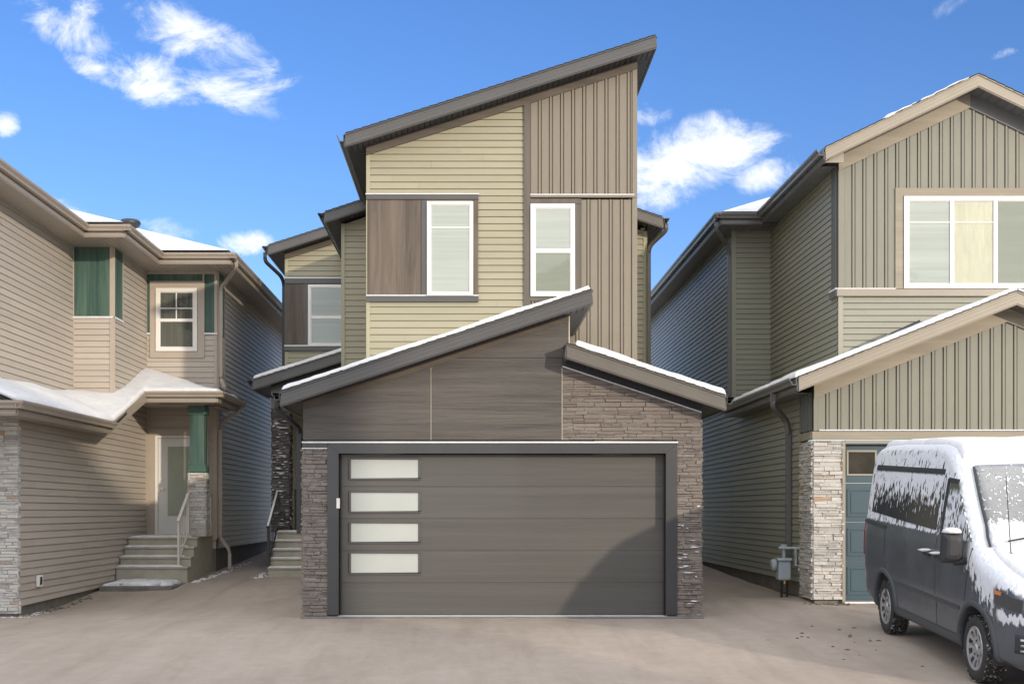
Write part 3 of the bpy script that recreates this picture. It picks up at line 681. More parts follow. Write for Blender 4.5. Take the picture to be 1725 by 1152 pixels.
# porch: roof, stone column, door
PY = 27.3
pz = lambda x: 4.47+.31*(x+4.78)
shed(H, -4.78, 4.47, sx0-.01, pz(sx0), PY, WY, M['char_metal'], M['soffit_dark'], gut=M['char_metal'], wall_lo=-4.4, name='porch_roof')
mb = MB(); mb.box(-4.42, sx0, PY+.42, WY, 4.12, 4.17); mb.box(-4.46, sx0, PY+.40, PY+.62, 3.86, 4.16); mb.prism([(-4.46, 4.1), (sx0, 4.1), (sx0, pz(sx0)-.2), (-4.46, pz(-4.46)-.2)], ('y', PY+.41), -.1, .01); mb.build('porch_beam', M['char_metal'], H)
CY = 27.72; c0, c1 = mx(459, CY), mx(487, CY)
ledge('stone_column', M['stone_black'], H, ('y', CY), [rect(c0, c1, 1.12, 3.95)], seed=8, ln=(.08, .25), dep=(.01, .035))
ledge('stone_column', M['stone_black'], H, ('x', c1, 1), [rect(CY, CY+.36, 1.12, 3.95)], seed=9, ln=(.08, .2))
ledge('stone_column', M['stone_black'], H, ('x', c0, -1), [rect(CY, CY+.36, 1.12, 3.95)], seed=19, ln=(.08, .2))
cling(H, ('y', CY), (c0, c1, 1.15, 3.7), 70, 71, .045)
cling(H, ('x', c1, 1), (CY, CY+.34, 1.15, 3.7), 30, 72, .045)
cling(H, G, (mx(1141, GY), gx1, .05, 1.75), 16, 73, .048)
mb = MB(); d0 = mx(500, WY); mb.prism(rect(d0, d0+.13, 1.12, 3.3), WP, 0, .05); mb.prism(rect(d0+.13, d0+1.05, 3.22, 3.33), WP, 0, .05); mb.prism(rect(d0+1.0, d0+1.13, 1.12, 3.3), WP, 0, .05); mb.build('door_frame', M['black_metal'], H, bevel=.004)
fd = MB(); fd.prism(rect(d0+.13, d0+1.0, 1.14, 3.22), WP, -.02, .03); fdo = fd.build('front_door', M['door_white'], H, bevel=.004)
mb = MB(); mb.tube([(d0+.2, WY-.09, 2.1), (d0+.2, WY-.03, 2.1)], .02); mb.build('handle', M['black_metal'], fdo)
# foundations
mb = MB(); mb.box(gx0+.04, gx1-.04, GY+.25, 26, -.3, .12) ; mb.box(-2.6, 3.55, 26, 35.4, -.3, .62); mb.box(-4.36, -2.6, 29.45, 35.4, -.3, 1.12); mb.build('foundation', M['concrete'], H)
mb = MB(); mb.box(gx0+.02, gx1-.02, GY-.02, GY+.02, -.3, .02); mb.build('footing', M['concrete'], H)

# entry steps of the main house
def steps(name, label, x0, x1, yb, yf_top, ztop, n, rise, tread, zb, mat):
    o = thing(name, label, 'steps', ((x0+x1)/2, yf_top, zb))
    mb = MB()
    prof = []
    # solid flight: side profile extruded in x
    pts = [(yb, zb), (yb, ztop), (yf_top, ztop)]
    y = yf_top; z = ztop
    for k in range(n-1):
        z2 = z-rise; pts += [(y, z2), (y-tread, z2)]; z = z2; y -= tread
    pts += [(y, zb)]
    m_ = len(pts); mb.add([(x0, a, b) for a, b in pts]+[(x1, a, b) for a, b in pts], [tuple(range(m_)), tuple(range(2*m_-1, m_-1, -1))]+[(i, (i+1) % m_, m_+(i+1) % m_, m_+i) for i in range(m_)])
    flight = mb.build('flight', mat, o, bevel=.008)
    y = yf_top; z = ztop
    for k in range(n):
        t = MB(); dpt = (yb-yf_top) if k == 0 else tread+.01
        t.box(x0-.02, x1+.015, y-.03, y+dpt-.03, z+.001, z+.045); t.build('tread', mat, o, bevel=.01)
        y -= tread; z -= rise
    return o
ms = steps('entry_steps', 'flight of concrete steps with black railing, between the house walls left of the charcoal garage', -4.30, -2.62, 29.35, 27.55, 1.10, 5, .185, .30, .12, M['step_concrete'])
for k in range(5):
    yk = 27.55-.30*k-.03; zk = 1.10-.185*k+.046
    snow_quad('step_snow', [(-4.30, yk, zk), (-2.64, yk, zk), (-2.64, yk+.22, zk), (-4.30, yk+.22, zk)], .018, nx=20, ny=6, seed=80+k, edge=.06, rag=.02,
        label=['snow line on the top tread of the steps beside the charcoal garage', 'snow line on the second tread from the top, left of the charcoal garage', 'snow line on the middle tread left of the charcoal garage', 'snow line on the second lowest tread left of the charcoal garage', 'snow line on the lowest tread left of the charcoal garage'][k])
def railing(root, name, label, x, y0, z0, y1, z1, mat, h=.92, nb=6, snow=True):
    o = thing(name, label, 'railing', (x, y0, z0))
    a = Vector((x, y0, z0)); b = Vector((x, y1, z1)); up = Vector((0, 0, h))
    for p in (a, b):
        m_ = MB(); m_.box(p.x-.022, p.x+.022, p.y-.022, p.y+.022, p.z, p.z+h); m_.build('post', mat, o, bevel=.003)
    m_ = MB(); m_.tube([a+up+(a-b).normalized()*.06, b+up], .03, .018, square=True); m_.build('top_rail', mat, o, bevel=.003)
    m_ = MB(); m_.tube([a+Vector((0, 0, .10)), b+Vector((0, 0, .10))], .014, .014, square=True); m_.build('bottom_rail', mat, o)
    for k in range(1, nb+1):
        p = a.lerp(b, k/(nb+1)); m_ = MB(); m_.box(p.x-.008, p.x+.008, p.y-.008, p.y+.008, p.z+.1, p.z+h); m_.build('baluster', mat, o)
    if snow:
        m_ = MB(); m_.tube([a+up*1.03+(a-b).normalized()*.05, b+up*1.03], .024, .008, seg=8); m_.build('snow_cap', M['snow'], o, smooth=True)
    return o
railing(None, 'stair_railing', 'black metal stair railing beside the dark stone column', -4.32, 26.42, .36, 27.75, 1.14, M['black_metal'])
railing(None, 'porch_railing', 'black porch railing behind the dark stone column', -3.98, 28.15, 1.14, 29.3, 1.14, M['black_metal'], nb=7, snow=False)

# snow on the main house roofs
def snow_on_shed(xl, zl, xh, zh, yf, yb, t, label, f0=0., f1=1., seed=0, yoff=.0, ny=16, lump=.35):
    a = xl+(xh-xl)*f0; b = xl+(xh-xl)*f1; za = zl+(zh-zl)*f0+.02; zb = zl+(zh-zl)*f1+.02
    return snow_quad('roof_snow', [(a, yf+yoff, za), (b, yf+yoff, zb), (b, yb, zb), (a, yb, za)], t, nx=60, ny=ny, seed=seed, label=label, edge=.07, lump=lump, rag=.035)
snow_on_shed(-2.81, 3.36, 1.763, 4.86, 18.37, UY-.05, .065, 'snow on the long slope of the dark garage roof in the middle', 0, .995, 1)
snow_on_shed(3.73, 3.30, 1.40, 4.065, 18.37, UY-.05, .085, 'thick snow on the short right slope of the middle garage roof', -.01, .95, 2, lump=.5)
snow_on_shed(-4.78, 4.47, sx0, pz(sx0), PY-.02, WY-.05, .08, 'snow on the small dark porch roof left of the middle garage', 0, .99, 3)
snow_quad('roof_snow', [(-1.6, 21.3, uz(-1.6)+.0), (-.55, 21.3, uz(-.55)+.0), (-.55, 24, uz(-.55)), (-1.6, 24, uz(-1.6))], .085, seed=4, label='small snow patch on the highest slanted roof', rag=.03, edge=.4)
# thin snow line in the gutters ends
for k, (x, y, z) in enumerate(((-2.9, 18.42, 3.33), (3.82, 18.42, 3.27), (-4.87, 27.32, 4.44), (-4.83, 29.02, 7.74), (-3.06, 25.22, 7.6), (4.0, 25.62, 7.59))):
    mb = MB(); sgn = -1 if x < 0 else 1
    mb.extr((x-.055, y+.0, z+.004), (x+.055, y+.0, z+.004), (0, 1, 0), [(-.01, -.012), (.5, -.012), (.9, 0), (.9, .035), (-.012, .035)])
    mb.build('gutter_snow', M['snow'], H, bevel=.006)

# ------------------------------------------------------------------ left house
LH = thing('house', 'two-storey tan sided house at the left with dark green accent panels and white stone', 'house', (-7.3, 20.1, -.1), 'neighbouring houses')
X1 = -7.31; X2 = -8.13; X3 = -5.72; YA = 20.1; YB = 25.4; YC = 28.0
siding('siding_wall', M['tan'], LH, ('x', X1, 1), [[(YA+.03, .06), (YC, .12), (YC, 4.0), (24.0, 3.5), (23.6, 3.12), (YA+.03, 3.12)]][0:0] or [[(YA+.03, .06), (23.7, .09), (23.7, 3.12), (YA+.03, 3.12)], [(23.7, .09), (YC, .12), (YC, 4.6), (25.6, 3.85), (23.7, 3.16)]], z0=.06)
boards('corner_post', M['tan_trim'], LH, ('x', X1, 1), [(YC-.10, YC, 1.05, 4.0)], d=.024)
ledge('stone_pier', M['stone_white'], LH, ('y', YA), [rect(X1-.55, X1-.0, -.06, 3.12)], seed=21, ln=(.08, .28))
ledge('stone_pier', M['stone_white'], LH, ('x', X1-.01, 1), [rect(YA, YA+.03, -.06, 3.12)], seed=22)
mb = MB(); mb.box(-13, X1-.55, YA, YA+.15, -.1, 3.12); mb.build('garage_wall', M['tan'], LH)
mb = MB(); mb.box(-13, X1-.04, YA+.05, 35, -.5, .1); mb.box(-7.3, X3-.04, YC+.03, 38, -.5, .95); mb.build('foundation', M['concrete'], LH)
# upper walls
siding('siding_wall', M['tan'], LH, ('x', X2, 1), [rect(19.5, YB, 3.6, 7.05)], z0=.06)
siding('siding_wall', M['tan'], LH, ('y', YB), [rect(X2, X1-.06, 3.6, mz(534, YB))], z0=.02)
siding('siding_wall', M['tan'], LH, ('y', YB), [rect(X2, X1-.06, mz(414, YB), 7.0)], z0=.02)
boards('green_panel', M['green_wood'], LH, ('y', YB), [(X2+.03, X1-.06, mz(532, YB), mz(414, YB), .02)])
boards('corner_post', M['tan_trim'], LH, ('y', YB), [(X1-.065, X1, 3.6, 7.0, .025), (X2, X1, mz(414, YB), mz(409, YB), .028), (X2, X2+.03, 3.6, mz(414, YB), .022)])
boards('ledge_snow', M['snow'], LH, ('y', YB), [(X2, X1+.01, mz(533, YB)-.04, mz(533, YB), .04)])
yq = 26.0
siding('siding_wall', M['tan'], LH, ('x', X1+.005, 1), [rect(YB+.01, YC, 3.6, mz(540, 26)), rect(yq, YC, mz(540, 26), 7.05)], z0=.06)
boards('green_panel', M['green_wood'], LH, ('x', X1+.005, 1), [(YB+.02, yq, mz(532, YB), 6.95, .02)])
boards('panel_trim', M['tan_trim'], LH, ('x', X1+.005, 1), [(YB-.0, YB+.02, 3.6, 6.98, .03), (yq, yq+.04, mz(532, YB)-.04, 6.98, .03)])
boards('ledge_snow', M['snow'], LH, ('x', X1+.005, 1), [(YB, yq+.04, mz(533, YB)-.04, mz(533, YB), .04)])
LC = ('y', YC)
zg = mz(563, YC)
siding('siding_wall', M['tan'], LH, LC, [rect(X1, X3-.06, 3.9, zg)], z0=.03)
boards('green_panel', M['green_wood'], LH, LC, [(X1+.02, mx(256, YC), zg+.02, mz(462, YC), .02), (mx(256, YC), mx(343, YC), mz(476, YC), mz(462, YC), .018), (mx(344, YC), X3-.06, zg+.02, mz(462, YC), .021)])
boards('panel_trim', M['tan_trim'], LH, LC, [(X1, X3, mz(462, YC), 7.05, .026), (X3-.06, X3, 3.9, mz(462, YC), .03), (mx(341.5, YC), mx(344.5, YC), mz(476, YC), mz(462, YC), .028), (X1, X1+.02, 3.9, mz(462, YC), .026)])
boards('window_trim', M['tan_trim'], LH, LC, [(mx(253, YC), mx(345, YC), mz(486, YC), mz(474, YC), .05), (mx(253, YC), mx(263, YC), mz(603, YC), mz(486, YC), .045), (mx(333.5, YC), mx(345, YC), mz(603, YC), mz(486, YC), .045), (mx(263, YC), mx(333.5, YC), mz(603, YC), mz(592.5, YC), .045)])
boards('ledge_snow', M['snow'], LH, LC, [(X1, mx(253, YC), zg-.01, zg+.03, .04), (mx(345, YC), X3+.01, zg-.01, zg+.03, .045)])
window(LH, LC, mx(263.5, YC), mx(333, YC), mz(592, YC), mz(486, YC), kind='hung', behind='curtain', rail=mz(540, YC), fr=.085, muntin=[(mx(298, YC)-.012, mx(298, YC)+.012, mz(538, YC), mz(493, YC)), (mx(269, YC), mx(327, YC), mz(520, YC)-.012, mz(520, YC)+.012)])
RX = ('x', X3, 1)
siding('siding_wall', M['tan'], LH, RX, [rect(YC+.02, 40, .75, 7.0)], z0=.06)
boards('green_panel', M['green_wood'], LH, RX, [(YC+.03, 28.66, zg+.02, 6.98, .03)])
boards('panel_trim', M['tan_trim'], LH, RX, [(28.66, 28.72, 3.9, 6.98, .035), (YC, YC+.05, 1.0, 6.98, .035)])
# lower entry wall
siding('siding_wall', M['tan'], LH, LC, [rect(X1, X3-.10, 1.0, 4.0)], z0=.03)
boards('corner_post', M['tan_trim'], LH, LC, [(X3-.11, X3, .95, 4.0, .03), (X1+.0, X1+.10, 1.05, 4.0, .03)])
dX0, dX1 = mx(262, YC), mx(262, YC)+1.06; dzb, dzt = 1.12, mz(734, YC)
boards('door_casing', M['tan_trim'], LH, LC, [(dX0-.14, dX0, 1.05, dzt+.16, .04), (dX1, dX1+.14, 1.05, dzt+.16, .04), (dX0, dX1, dzt, dzt+.16, .04)])
boards('door_frame', M['white_vinyl'], LH, LC, [(dX0, dX0+.06, dzb, dzt, .05), (dX1-.06, dX1, dzb, dzt, .05), (dX0+.06, dX1-.06, dzt-.05, dzt, .05), (dX0, dX1, 1.07, dzb, .07)])
mb = MB(); a, b = dX0+.07, dX1-.07; g0, g1, q0, q1 = a+.21, b-.21, dzb+.36, dzt-.24
for r in (rect(a, g0, dzb, dzt-.06), rect(g1, b, dzb, dzt-.06), rect(g0, g1, dzb, q0), rect(g0, g1, q1, dzt-.06)): mb.prism(r, LC, -.02, .036)
fd = mb.build('front_door', M['door_white'], LH, bevel=.003)
mb = MB(); mb.prism(rect(g0, g1, q0, q1), LC, .026, .028); mb.build('pane', M['glass_refl'], fd)
mb = MB(); mb.prism(rect(g0, g1, q0, q1), LC, -.03, .022); mb.build('shade', M['frosted_shade'], fd)
mb = MB(); mb.box(a+.05, a+.11, YC-.05, YC-.02, dzb+.92, dzb+1.0); mb.box(a+.05, a+.17, YC-.085, YC-.05, dzb+.95, dzb+.97); mb.build('handle', M['chrome'], fd, bevel=.004)
mb = MB(); mb.lathe([(0, .03), (.03, .03), (.035, 0)], 16, 'y', (a+.08, YC-.055, dzb+1.13)); mb.build('deadbolt', M['chrome'], fd)
mb = MB(); mb.box(a+.03, a+.085, YC-.035, YC-.018, dzb+1.42, dzb+1.75); mb.build('lockbox_tag', M['white_vinyl'], fd, bevel=.004)
# porch post
PYp = 26.62; p0, p1 = mx(317, PYp), mx(346, PYp); pc = (p0+p1)/2; pw = (p1-p0)/2
mb = MB(); mb.box(pc-pw*.82, pc+pw*.82, PYp+.03, PYp+.03+pw*1.64, mz(795, PYp), 3.86)
mb.build('porch_post', M['green_wood'], LH, bevel=.006)
mb = MB(); mb.box(pc-pw*1.0, pc+pw*1.0, PYp, PYp+pw*2.0, mz(795, PYp), mz(783, PYp)); mb.build('post_collar', M['green_trim'], LH, bevel=.008); mb = MB(); mb.box(pc-pw*1.0, pc+pw*1.0, PYp, PYp+pw*2.0, mz(698, PYp), 3.86)
mb.build('post_collar', M['green_trim'], LH, bevel=.008)
for (pl_, rc) in ((('y', PYp+.01), rect(pc-pw, pc+pw, 1.06, mz(796, PYp))), (('x', pc+pw, 1), rect(PYp+.01, PYp+2*pw, 1.06, mz(796, PYp))), (('x', pc-pw, -1), rect(PYp+.01, PYp+2*pw, 1.06, mz(796, PYp)))):
    ledge('post_stone', M['stone_white'], LH, pl_, [rc], seed=31, ln=(.08, .2), dep=(.01, .03))
mb = MB(); mb.box(pc-pw, pc+pw, PYp+.02, PYp+2*pw, 1.05, mz(796, PYp)); mb.build('post_core', M['stone_white'], LH)
# porch roof structure
gL, gR, gY, gZ = -6.80, -5.32, 26.0, 4.08
mb = MB(); mb.box(gL+.16, gR-.14, gY+.45, gY+.70, 3.84, 4.0); mb.box(gR-.40, gR-.14, gY+.45, YC-.02, 3.84, 4.0)
mb.build('porch_beam', M['tan_metal'], LH, bevel=.004)
mb = MB(); mb.box(X1, gR-.14, gY+.55, YC-.01, 3.90, 3.95); mb.build('porch_ceiling', M['tan_trim'], LH)
mb = MB(); mb.lathe([(0, -.012), (.07, -.012), (.09, 0), (.09, .01)], 20, 'z', (-6.45, 27.2, 3.895)); mb.build('ceiling_light', M['white_vinyl'], LH)
mb = MB()
A0 = (-6.85, 18.75, 3.26); A1 = (-6.85, 23.6, 3.28); A2 = (gL, gY, gZ); A3 = (gR, gY, gZ); A4 = (gR, YC+.6, gZ)
LQ = [[(-6.83, 18.72, 3.26), (-6.83, 21.6, 3.27), (X2, 21.6, 3.86), (X2, 18.72, 3.84)], [(-6.83, 21.6, 3.27), (-6.80, 23.65, 3.28), (X2, 24.4, 3.92), (X2, 21.6, 3.86)],
   [(-6.80, 23.65, 3.28), (X1-.02, YB+.05, 3.97), (X2, YB, 3.97), (X2, 24.4, 3.92)], [(-6.80, 23.65, 3.28), (gL, gY-.08, gZ), (X1-.02, gY+.1, 4.12), (X1-.02, YB+.05, 3.97)],
   [(gL, gY-.08, gZ), (gR+.02, gY-.08, gZ), (X3, YC, 4.22), (X1+.15, YC, 4.74)], [(gL, gY-.08, gZ), (X1+.15, YC, 4.74), (X1-.02, YC, 4.78), (X1-.02, gY+.1, 4.12)],
   [(gR+.02, gY-.08, gZ), (gR+.03, YC+.5, gZ), (X3, YC+.5, 4.1), (X3, YC, 4.22)]]
for q in LQ:
    for tri in ((0, 1, 2), (0, 2, 3)): slab(mb, [Vector(q[i])-Vector((0, 0, .05)) for i in tri], .06)
roof = mb.build('lower_roof', M['shingle'], LH, weld=False)
mb = MB(); fascia(mb, A0, A1, (1, 0, 0)); mb.build('fascia', M['tan_metal'], roof)
mb = MB(); mb.extr(A1, A2, (1, 0, 0), [(0, 0), (.03, 0), (.03, .2), (0, .2)]); mb.build('fascia', M['tan_metal'], roof)
mb = MB(); fascia(mb, A2, A3, (0, -1, 0)); mb.build('fascia', M['tan_metal'], roof)
mb = MB(); fascia(mb, A3, A4, (1, 0, 0)); mb.build('fascia', M['tan_metal'], roof)
mb = MB(); fascia(mb, (-13, 18.75, 3.26), A0, (0, -1, 0)); mb.build('fascia', M['tan_metal'], roof)
mb = MB(); gutter(mb, (A0[0]+.03, A0[1]-.14, 3.25), (A1[0]+.03, A1[1], 3.27), (1, 0, 0)); mb.build('gutter', M['tan_metal'], roof)
mb = MB(); gutter(mb, (-13, 18.72, 3.25), (A0[0]+.14, 18.72, 3.25), (0, -1, 0)); mb.build('gutter', M['tan_metal'], roof)
mb = MB(); gutter(mb, (gL-.02, gY-.03, gZ), (gR+.14, gY-.03, gZ), (0, -1, 0)); mb.build('gutter', M['tan_metal'], roof)
mb = MB(); gutter(mb, (gR+.03, gY-.12, gZ), (gR+.03, A4[1], gZ), (1, 0, 0)); mb.build('gutter', M['tan_metal'], roof)
mb = MB(); fold(mb, (-6.85, 18.75, 3.06), (-6.85, 23.6, 3.07), (X1+6.85, 0, 0), .1); fold(mb, (X1, 18.75, 3.055), (-13, 18.75, 3.055), (0, YA-18.75, 0), .1)
fold(mb, (gL, gY, gZ-.2), (gR, gY, gZ-.2), (0, .5, 0), .1); fold(mb, (gR, gY+.5, gZ-.2), (gR, A4[1], gZ-.2), (-.35, 0, 0), .1)
mb.add([(gL, gY+.02, gZ-.12), (gL, YC, gZ-.12), (X1, YC, gZ-.12), (X1, gY+.02, gZ-.12)], [(0, 1, 2, 3)])
mb.build('soffit', M['tan_metal'], roof, weld=False)
# upper eaves
E = [(-7.60, 18.6), (-7.60, 24.4), (-6.80, 24.4), (-6.80, 27.06), (-5.25, 27.06), (-5.25, 40)]; EZ = 7.17
def hip(mb, x0, x1, y0, y1, z, s, t=.12, xr=None):
    """hip roof over a rectangle; ridge along the longer side"""
    w = min(x1-x0, y1-y0)/2; h = z+s*w
    if (x1-x0) > (y1-y0): a, b = (x0+w, (y0+y1)/2, h), (x1-w, (y0+y1)/2, h)
    else: a, b = ((x0+x1)/2, y0+w, h), ((x0+x1)/2, y1-w, h)
    c = [(x0, y0, z), (x1, y0, z), (x1, y1, z), (x0, y1, z)]
    if (x1-x0) > (y1-y0): fs = [(c[0], c[1], b, a), (c[1], c[2], b), (c[2], c[3], a, b), (c[3], c[0], a)]
    else: fs = [(c[0], c[1], a), (c[1], c[2], b, a), (c[2], c[3], b), (c[3], c[0], a, b)]
    for f in fs: mb.add(f, [tuple(range(len(f)))])
    mb.add(c, [(0, 1, 2, 3)])
def hips(mb, dz, inset):
    hip(mb, -17+inset, -5.25-inset, 27.06+inset, 41-inset, EZ+dz, .40); hip(mb, -17+inset, -6.80-inset, 24.4+inset, 37-inset, EZ+dz-.002, .40); hip(mb, -15+inset, -7.60-inset, 18.6+inset, 32-inset, EZ+dz-.004, .40)
mb = MB(); hips(mb, 0, 0); uroof = mb.build('roof', M['shingle'], LH, weld=False)
f1 = MB(); g1 = MB(); s1 = MB()
outs = [(1, 0, 0), (0, -1, 0), (1, 0, 0), (0, -1, 0), (1, 0, 0)]
for (a, b), o_ in zip(zip(E, E[1:]), outs):
    A = Vector((a[0], a[1], EZ)); B = Vector((b[0], b[1], EZ)); d = (B-A).normalized()
    f = MB(); fascia(f, A, B, o_); f.build('fascia', M['tan_metal'], uroof)
    ea = .152 if o_[1] else -.0; gA = A-d*(0 if not o_[1] else 0)+Vector(o_)*.03; gB = B+Vector(o_)*.03
    if o_[0]: gA = gA-d*.15 if a != E[0] else gA; gB = gB-d*.03 if b != E[-1] else gB
    else: gB = gB+d*.15; gA = gA+d*.03
    g = MB(); gutter(g, gA, gB, o_); g.build('gutter', M['tan_metal'], uroof)
sf = MB(); zs_ = EZ-.21
fold(sf, (-7.6, 18.6, zs_), (-7.6, 24.4, zs_), (X2+7.6, 0, 0)); fold(sf, (X2, 24.4, zs_+.002), (-6.8, 24.4, zs_+.002), (0, YB-24.4, 0))
fold(sf, (-6.8, YB, zs_+.001), (-6.8, 27.06, zs_+.001), (X1+6.8, 0, 0)); fold(sf, (X1, 27.06, zs_), (-5.25, 27.06, zs_), (0, YC-27.06, 0)); fold(sf, (-5.25, YC, zs_), (-5.25, 40, zs_), (X3+5.25, 0, 0))
sf.build('soffit', M['tan_metal'], uroof, weld=False)
mb = MB(); vx, vy, vz = -7.95, 29.0, 8.0
mb.lathe([(.10, -.15), (.10, .16), (.20, .20), (.24, .26), (.24, .30), (.20, .35), (0, .36)], 28, 'z', (vx, vy, vz)); mb.build('roof_vent', M['black_metal'], LH)
downspout(LH, arc_path([(-5.16, 27.3, 7.08), (-5.16, 27.3, 6.92), (-5.5, 27.9, 6.72), (-5.62, 27.93, 6.6), (-5.62, 27.93, 4.5), (-5.5, 27.7, 4.32)]), M['tan_metal'])
downspout(LH, arc_path([(-5.24, 28.2, 4.02), (-5.24, 28.2, 3.86), (-5.55, 28.0, 3.66), (-5.63, 27.92, 3.5), (-5.63, 27.92, 1.0), (-5.42, 27.9, .72), (-5.42, 27.9, .3)]), M['tan_metal'])
mb = MB(); mb.box(X1+.02, X1+.07, 20.85, 21.05, .33, .52); mb.build('outlet_box', M['white_vinyl'], LH, bevel=.005)
mb = MB(); mb.box(X1+.07, X1+.075, 20.90, 21.0, .36, .49); mb.build('outlet_cover', M['black_metal'], LH)
mb = MB(); mb.box(X3-.35, X3-.25, YC-.06, YC-.02, 2.25, 2.32); mb.build('doorbell_light', M['black_metal'], LH)
# snow over the left house's roofs
sm = MB(); hips(sm, .09, .03); so = sm.build('roof_snow', M['snow'], weld=False); tag(so, 'deep snow on the top hip roof of the tan house', 'snow', None, 'stuff')
def snow_patch(name, polys, t, label, seed=0):
    """polys: quads sharing edges; a subdivided sheet raised t above them"""
    bm = bmesh.new()
    for q in polys:
        q = [Vector(p) for p in q]; n = 14; g = {}
        if len(q) == 3: q.append(q[2].copy())
        for i in range(n+1):
            for j in range(n+1):
                u, v = i/n, j/n; p = (q[0]*(1-u)+q[1]*u)*(1-v)+(q[3]*(1-u)+q[2]*u)*v
                g[i, j] = bm.verts.new(p)
        for i in range(n):
            for j in range(n):
                try: bm.faces.new((g[i, j], g[i+1, j], g[i+1, j+1], g[i, j+1]))
                except Exception: pass
    bmesh.ops.remove_doubles(bm, verts=bm.verts, dist=.002)
    bmesh.ops.dissolve_degenerate(bm, edges=bm.edges, dist=.0005)
    for v in bm.verts:
        e = v.is_boundary
        p = v.co; k = 1+.5*mnoise.noise(p*1.1+Vector((seed, 0, 0)))+.25*mnoise.noise(p*3.5)
        v.co.z += t*k*(.55 if e else 1)
    ret = bmesh.ops.extrude_face_region(bm, geom=bm.faces[:])
    for g_ in ret['geom']:
        if isinstance(g_, bmesh.types.BMVert): g_.co.z -= t*.9+.02
    bmesh.ops.recalc_face_normals(bm, faces=bm.faces)
    me = bpy.data.meshes.new(name); bm.to_mesh(me); bm.free(); me.materials.append(M['snow'])
    for p in me.polygons: p.use_smooth = True
    o = bpy.data.objects.new(name, me); C.objects.link(o); tag(o, label, 'snow', None, 'stuff')
    sb = o.modifiers.new('s', 'SUBSURF'); sb.levels = 1; sb.render_levels = 1
    return o
snow_patch('roof_snow', LQ, .08, 'deep snow on the lower roof above the garage wall and porch of the tan house')

# left steps and railing
steps('entry_steps', 'concrete steps with snow on the treads leading to the white glazed door', X1+.03, -5.82, YC-.02, 26.4, 1.0, 4, .195, .30, -.05, M['step_concrete'])
# plain concrete side under landing
y = 26.4; z = 1.045
for k in range(4):
    x0, x1 = X1+.06, -5.95+.0*k; d = 1.0 if k == 0 else .27
    snow_quad('step_snow', [(x0, y-.02, z), (x1, y-.0, z), (x1-.05, y+d, z), (x0, y+d, z)], .03, nx=30, ny=8, seed=20+k, label=['thin snow on the landing before the white glazed door', 'snow strip on the second step from the top below the white door', 'snow strip on the third step below the white door', 'snow strip on the lowest concrete step below the white door'][k], rag=.06, edge=.12)
    y -= .30; z -= .195
mb = MB(); mb.box(-7.28, -5.85, 24.3, 25.52, -.2, .13); tag(mb.build('paving_slab', M['concrete'], bevel=.02), 'low concrete slab at the foot of the steps to the white door', 'paving slab')
snow_quad('slab_snow', [(-7.25, 24.33, .13), (-5.98, 24.5, .13), (-5.90, 25.5, .13), (-7.25, 25.5, .13)], .085, nx=30, ny=16, seed=31, label='flat snow heap on the slab at the foot of the steps', rag=.12, edge=.3)
rl = railing(None, 'stair_railing', 'cream metal stair railing beside the white stone post', -6.03, 25.62, .48, 26.5, 1.04, M['cream_metal'], h=.93, nb=4, snow=False)
railing(None, 'porch_railing', 'cream metal porch railing behind the white stone post', -5.86, 27.05, 1.04, 27.95, 1.04, M['cream_metal'], h=.93, nb=5, snow=False)

# ------------------------------------------------------------------ right house
RH = thing('house', 'two-storey grey green house at the right with board and batten gables and white stone', 'house', (7.5, 20.2, .1), 'neighbouring houses')
Q1 = 5.53; Q2 = 6.37; QY = 20.2; QU = 21.7; QR = 26.6; XR = 11.8
eR = .108
K = ('y', QY); KU = ('y', QU)
siding('siding_wall', M['pewter'], RH, ('x', Q1+.01, -1), [rect(20.98, QR, .40, 3.62)], e=eR, z0=.40)
siding('siding_wall', M['pewter'], RH, ('x', Q1+.008, -1), [rect(QR, 46, .40, 7.6)], e=eR, z0=.40)
battens('side_batten_wall', M['navy_board'], RH, ('x', Q1+.01, -1), [rect(QY+.02, 20.96, mz(727, 20.6), 3.55)], P=.19, h0=20.2)
ledge('stone_pier', M['stone_white'], RH, ('x', Q1, -1), [rect(QY, 20.96, .16, mz(742, QY))], seed=41, ln=(.08, .3))
ledge('stone_pier', M['stone_white'], RH, K, [rect(Q1, mx(1421, QY), .16, mz(742, QY))], seed=42, ln=(.1, .35))
boards('band_board', M['khaki_rake'], RH, K, [(Q1-.03, XR, mz(740, QY), mz(727, QY), .06)])
boards('band_board', M['khaki_metal'], RH, ('x', Q1, -1), [(QY-.03, 20.98, mz(740, QY), mz(727, QY), .05)])
kz = lambda x: (3.72+.396*(x-5.19)) if x < 8.65 else (3.72+.396*(8.65-5.19)-.396*(x-8.65))
zb_ = mz(726, QY)
battens('board_batten_wall', M['khaki_board'], RH, K, [[(Q1+.06, zb_), (8.65, zb_), (8.65, kz(8.65)-.3), (Q1+.06, kz(Q1+.06)-.3)], [(8.65, zb_), (XR, zb_), (XR, kz(XR)-.3), (8.65, kz(8.65)-.3)]], P=.19, h0=Q1+.06)
boards('corner_post', M['khaki_board'], RH, K, [(Q1, Q1+.065, zb_, kz(Q1)-.25, .035)])
mb = MB(); mb.prism([(Q1+.0, kz(Q1)-.44), (8.65, kz(8.65)-.44), (8.65, kz(8.65)-.2), (Q1, kz(Q1)-.2)], K, 0, .06); mb.build('frieze_board', M['khaki_rake'], RH)
mb = MB(); mb.prism([(8.65, kz(8.65)-.44), (XR, kz(XR)-.44), (XR, kz(XR)-.2), (8.65, kz(8.65)-.2)], K, 0, .058); mb.build('frieze_board', M['khaki_rake'], RH)
mb = MB(); mb.prism(rect(Q1+.08, XR, zb_+.0, zb_+.022), K, 0, .055); mb.build('ledge_snow', M['snow'], RH, bevel=.004)
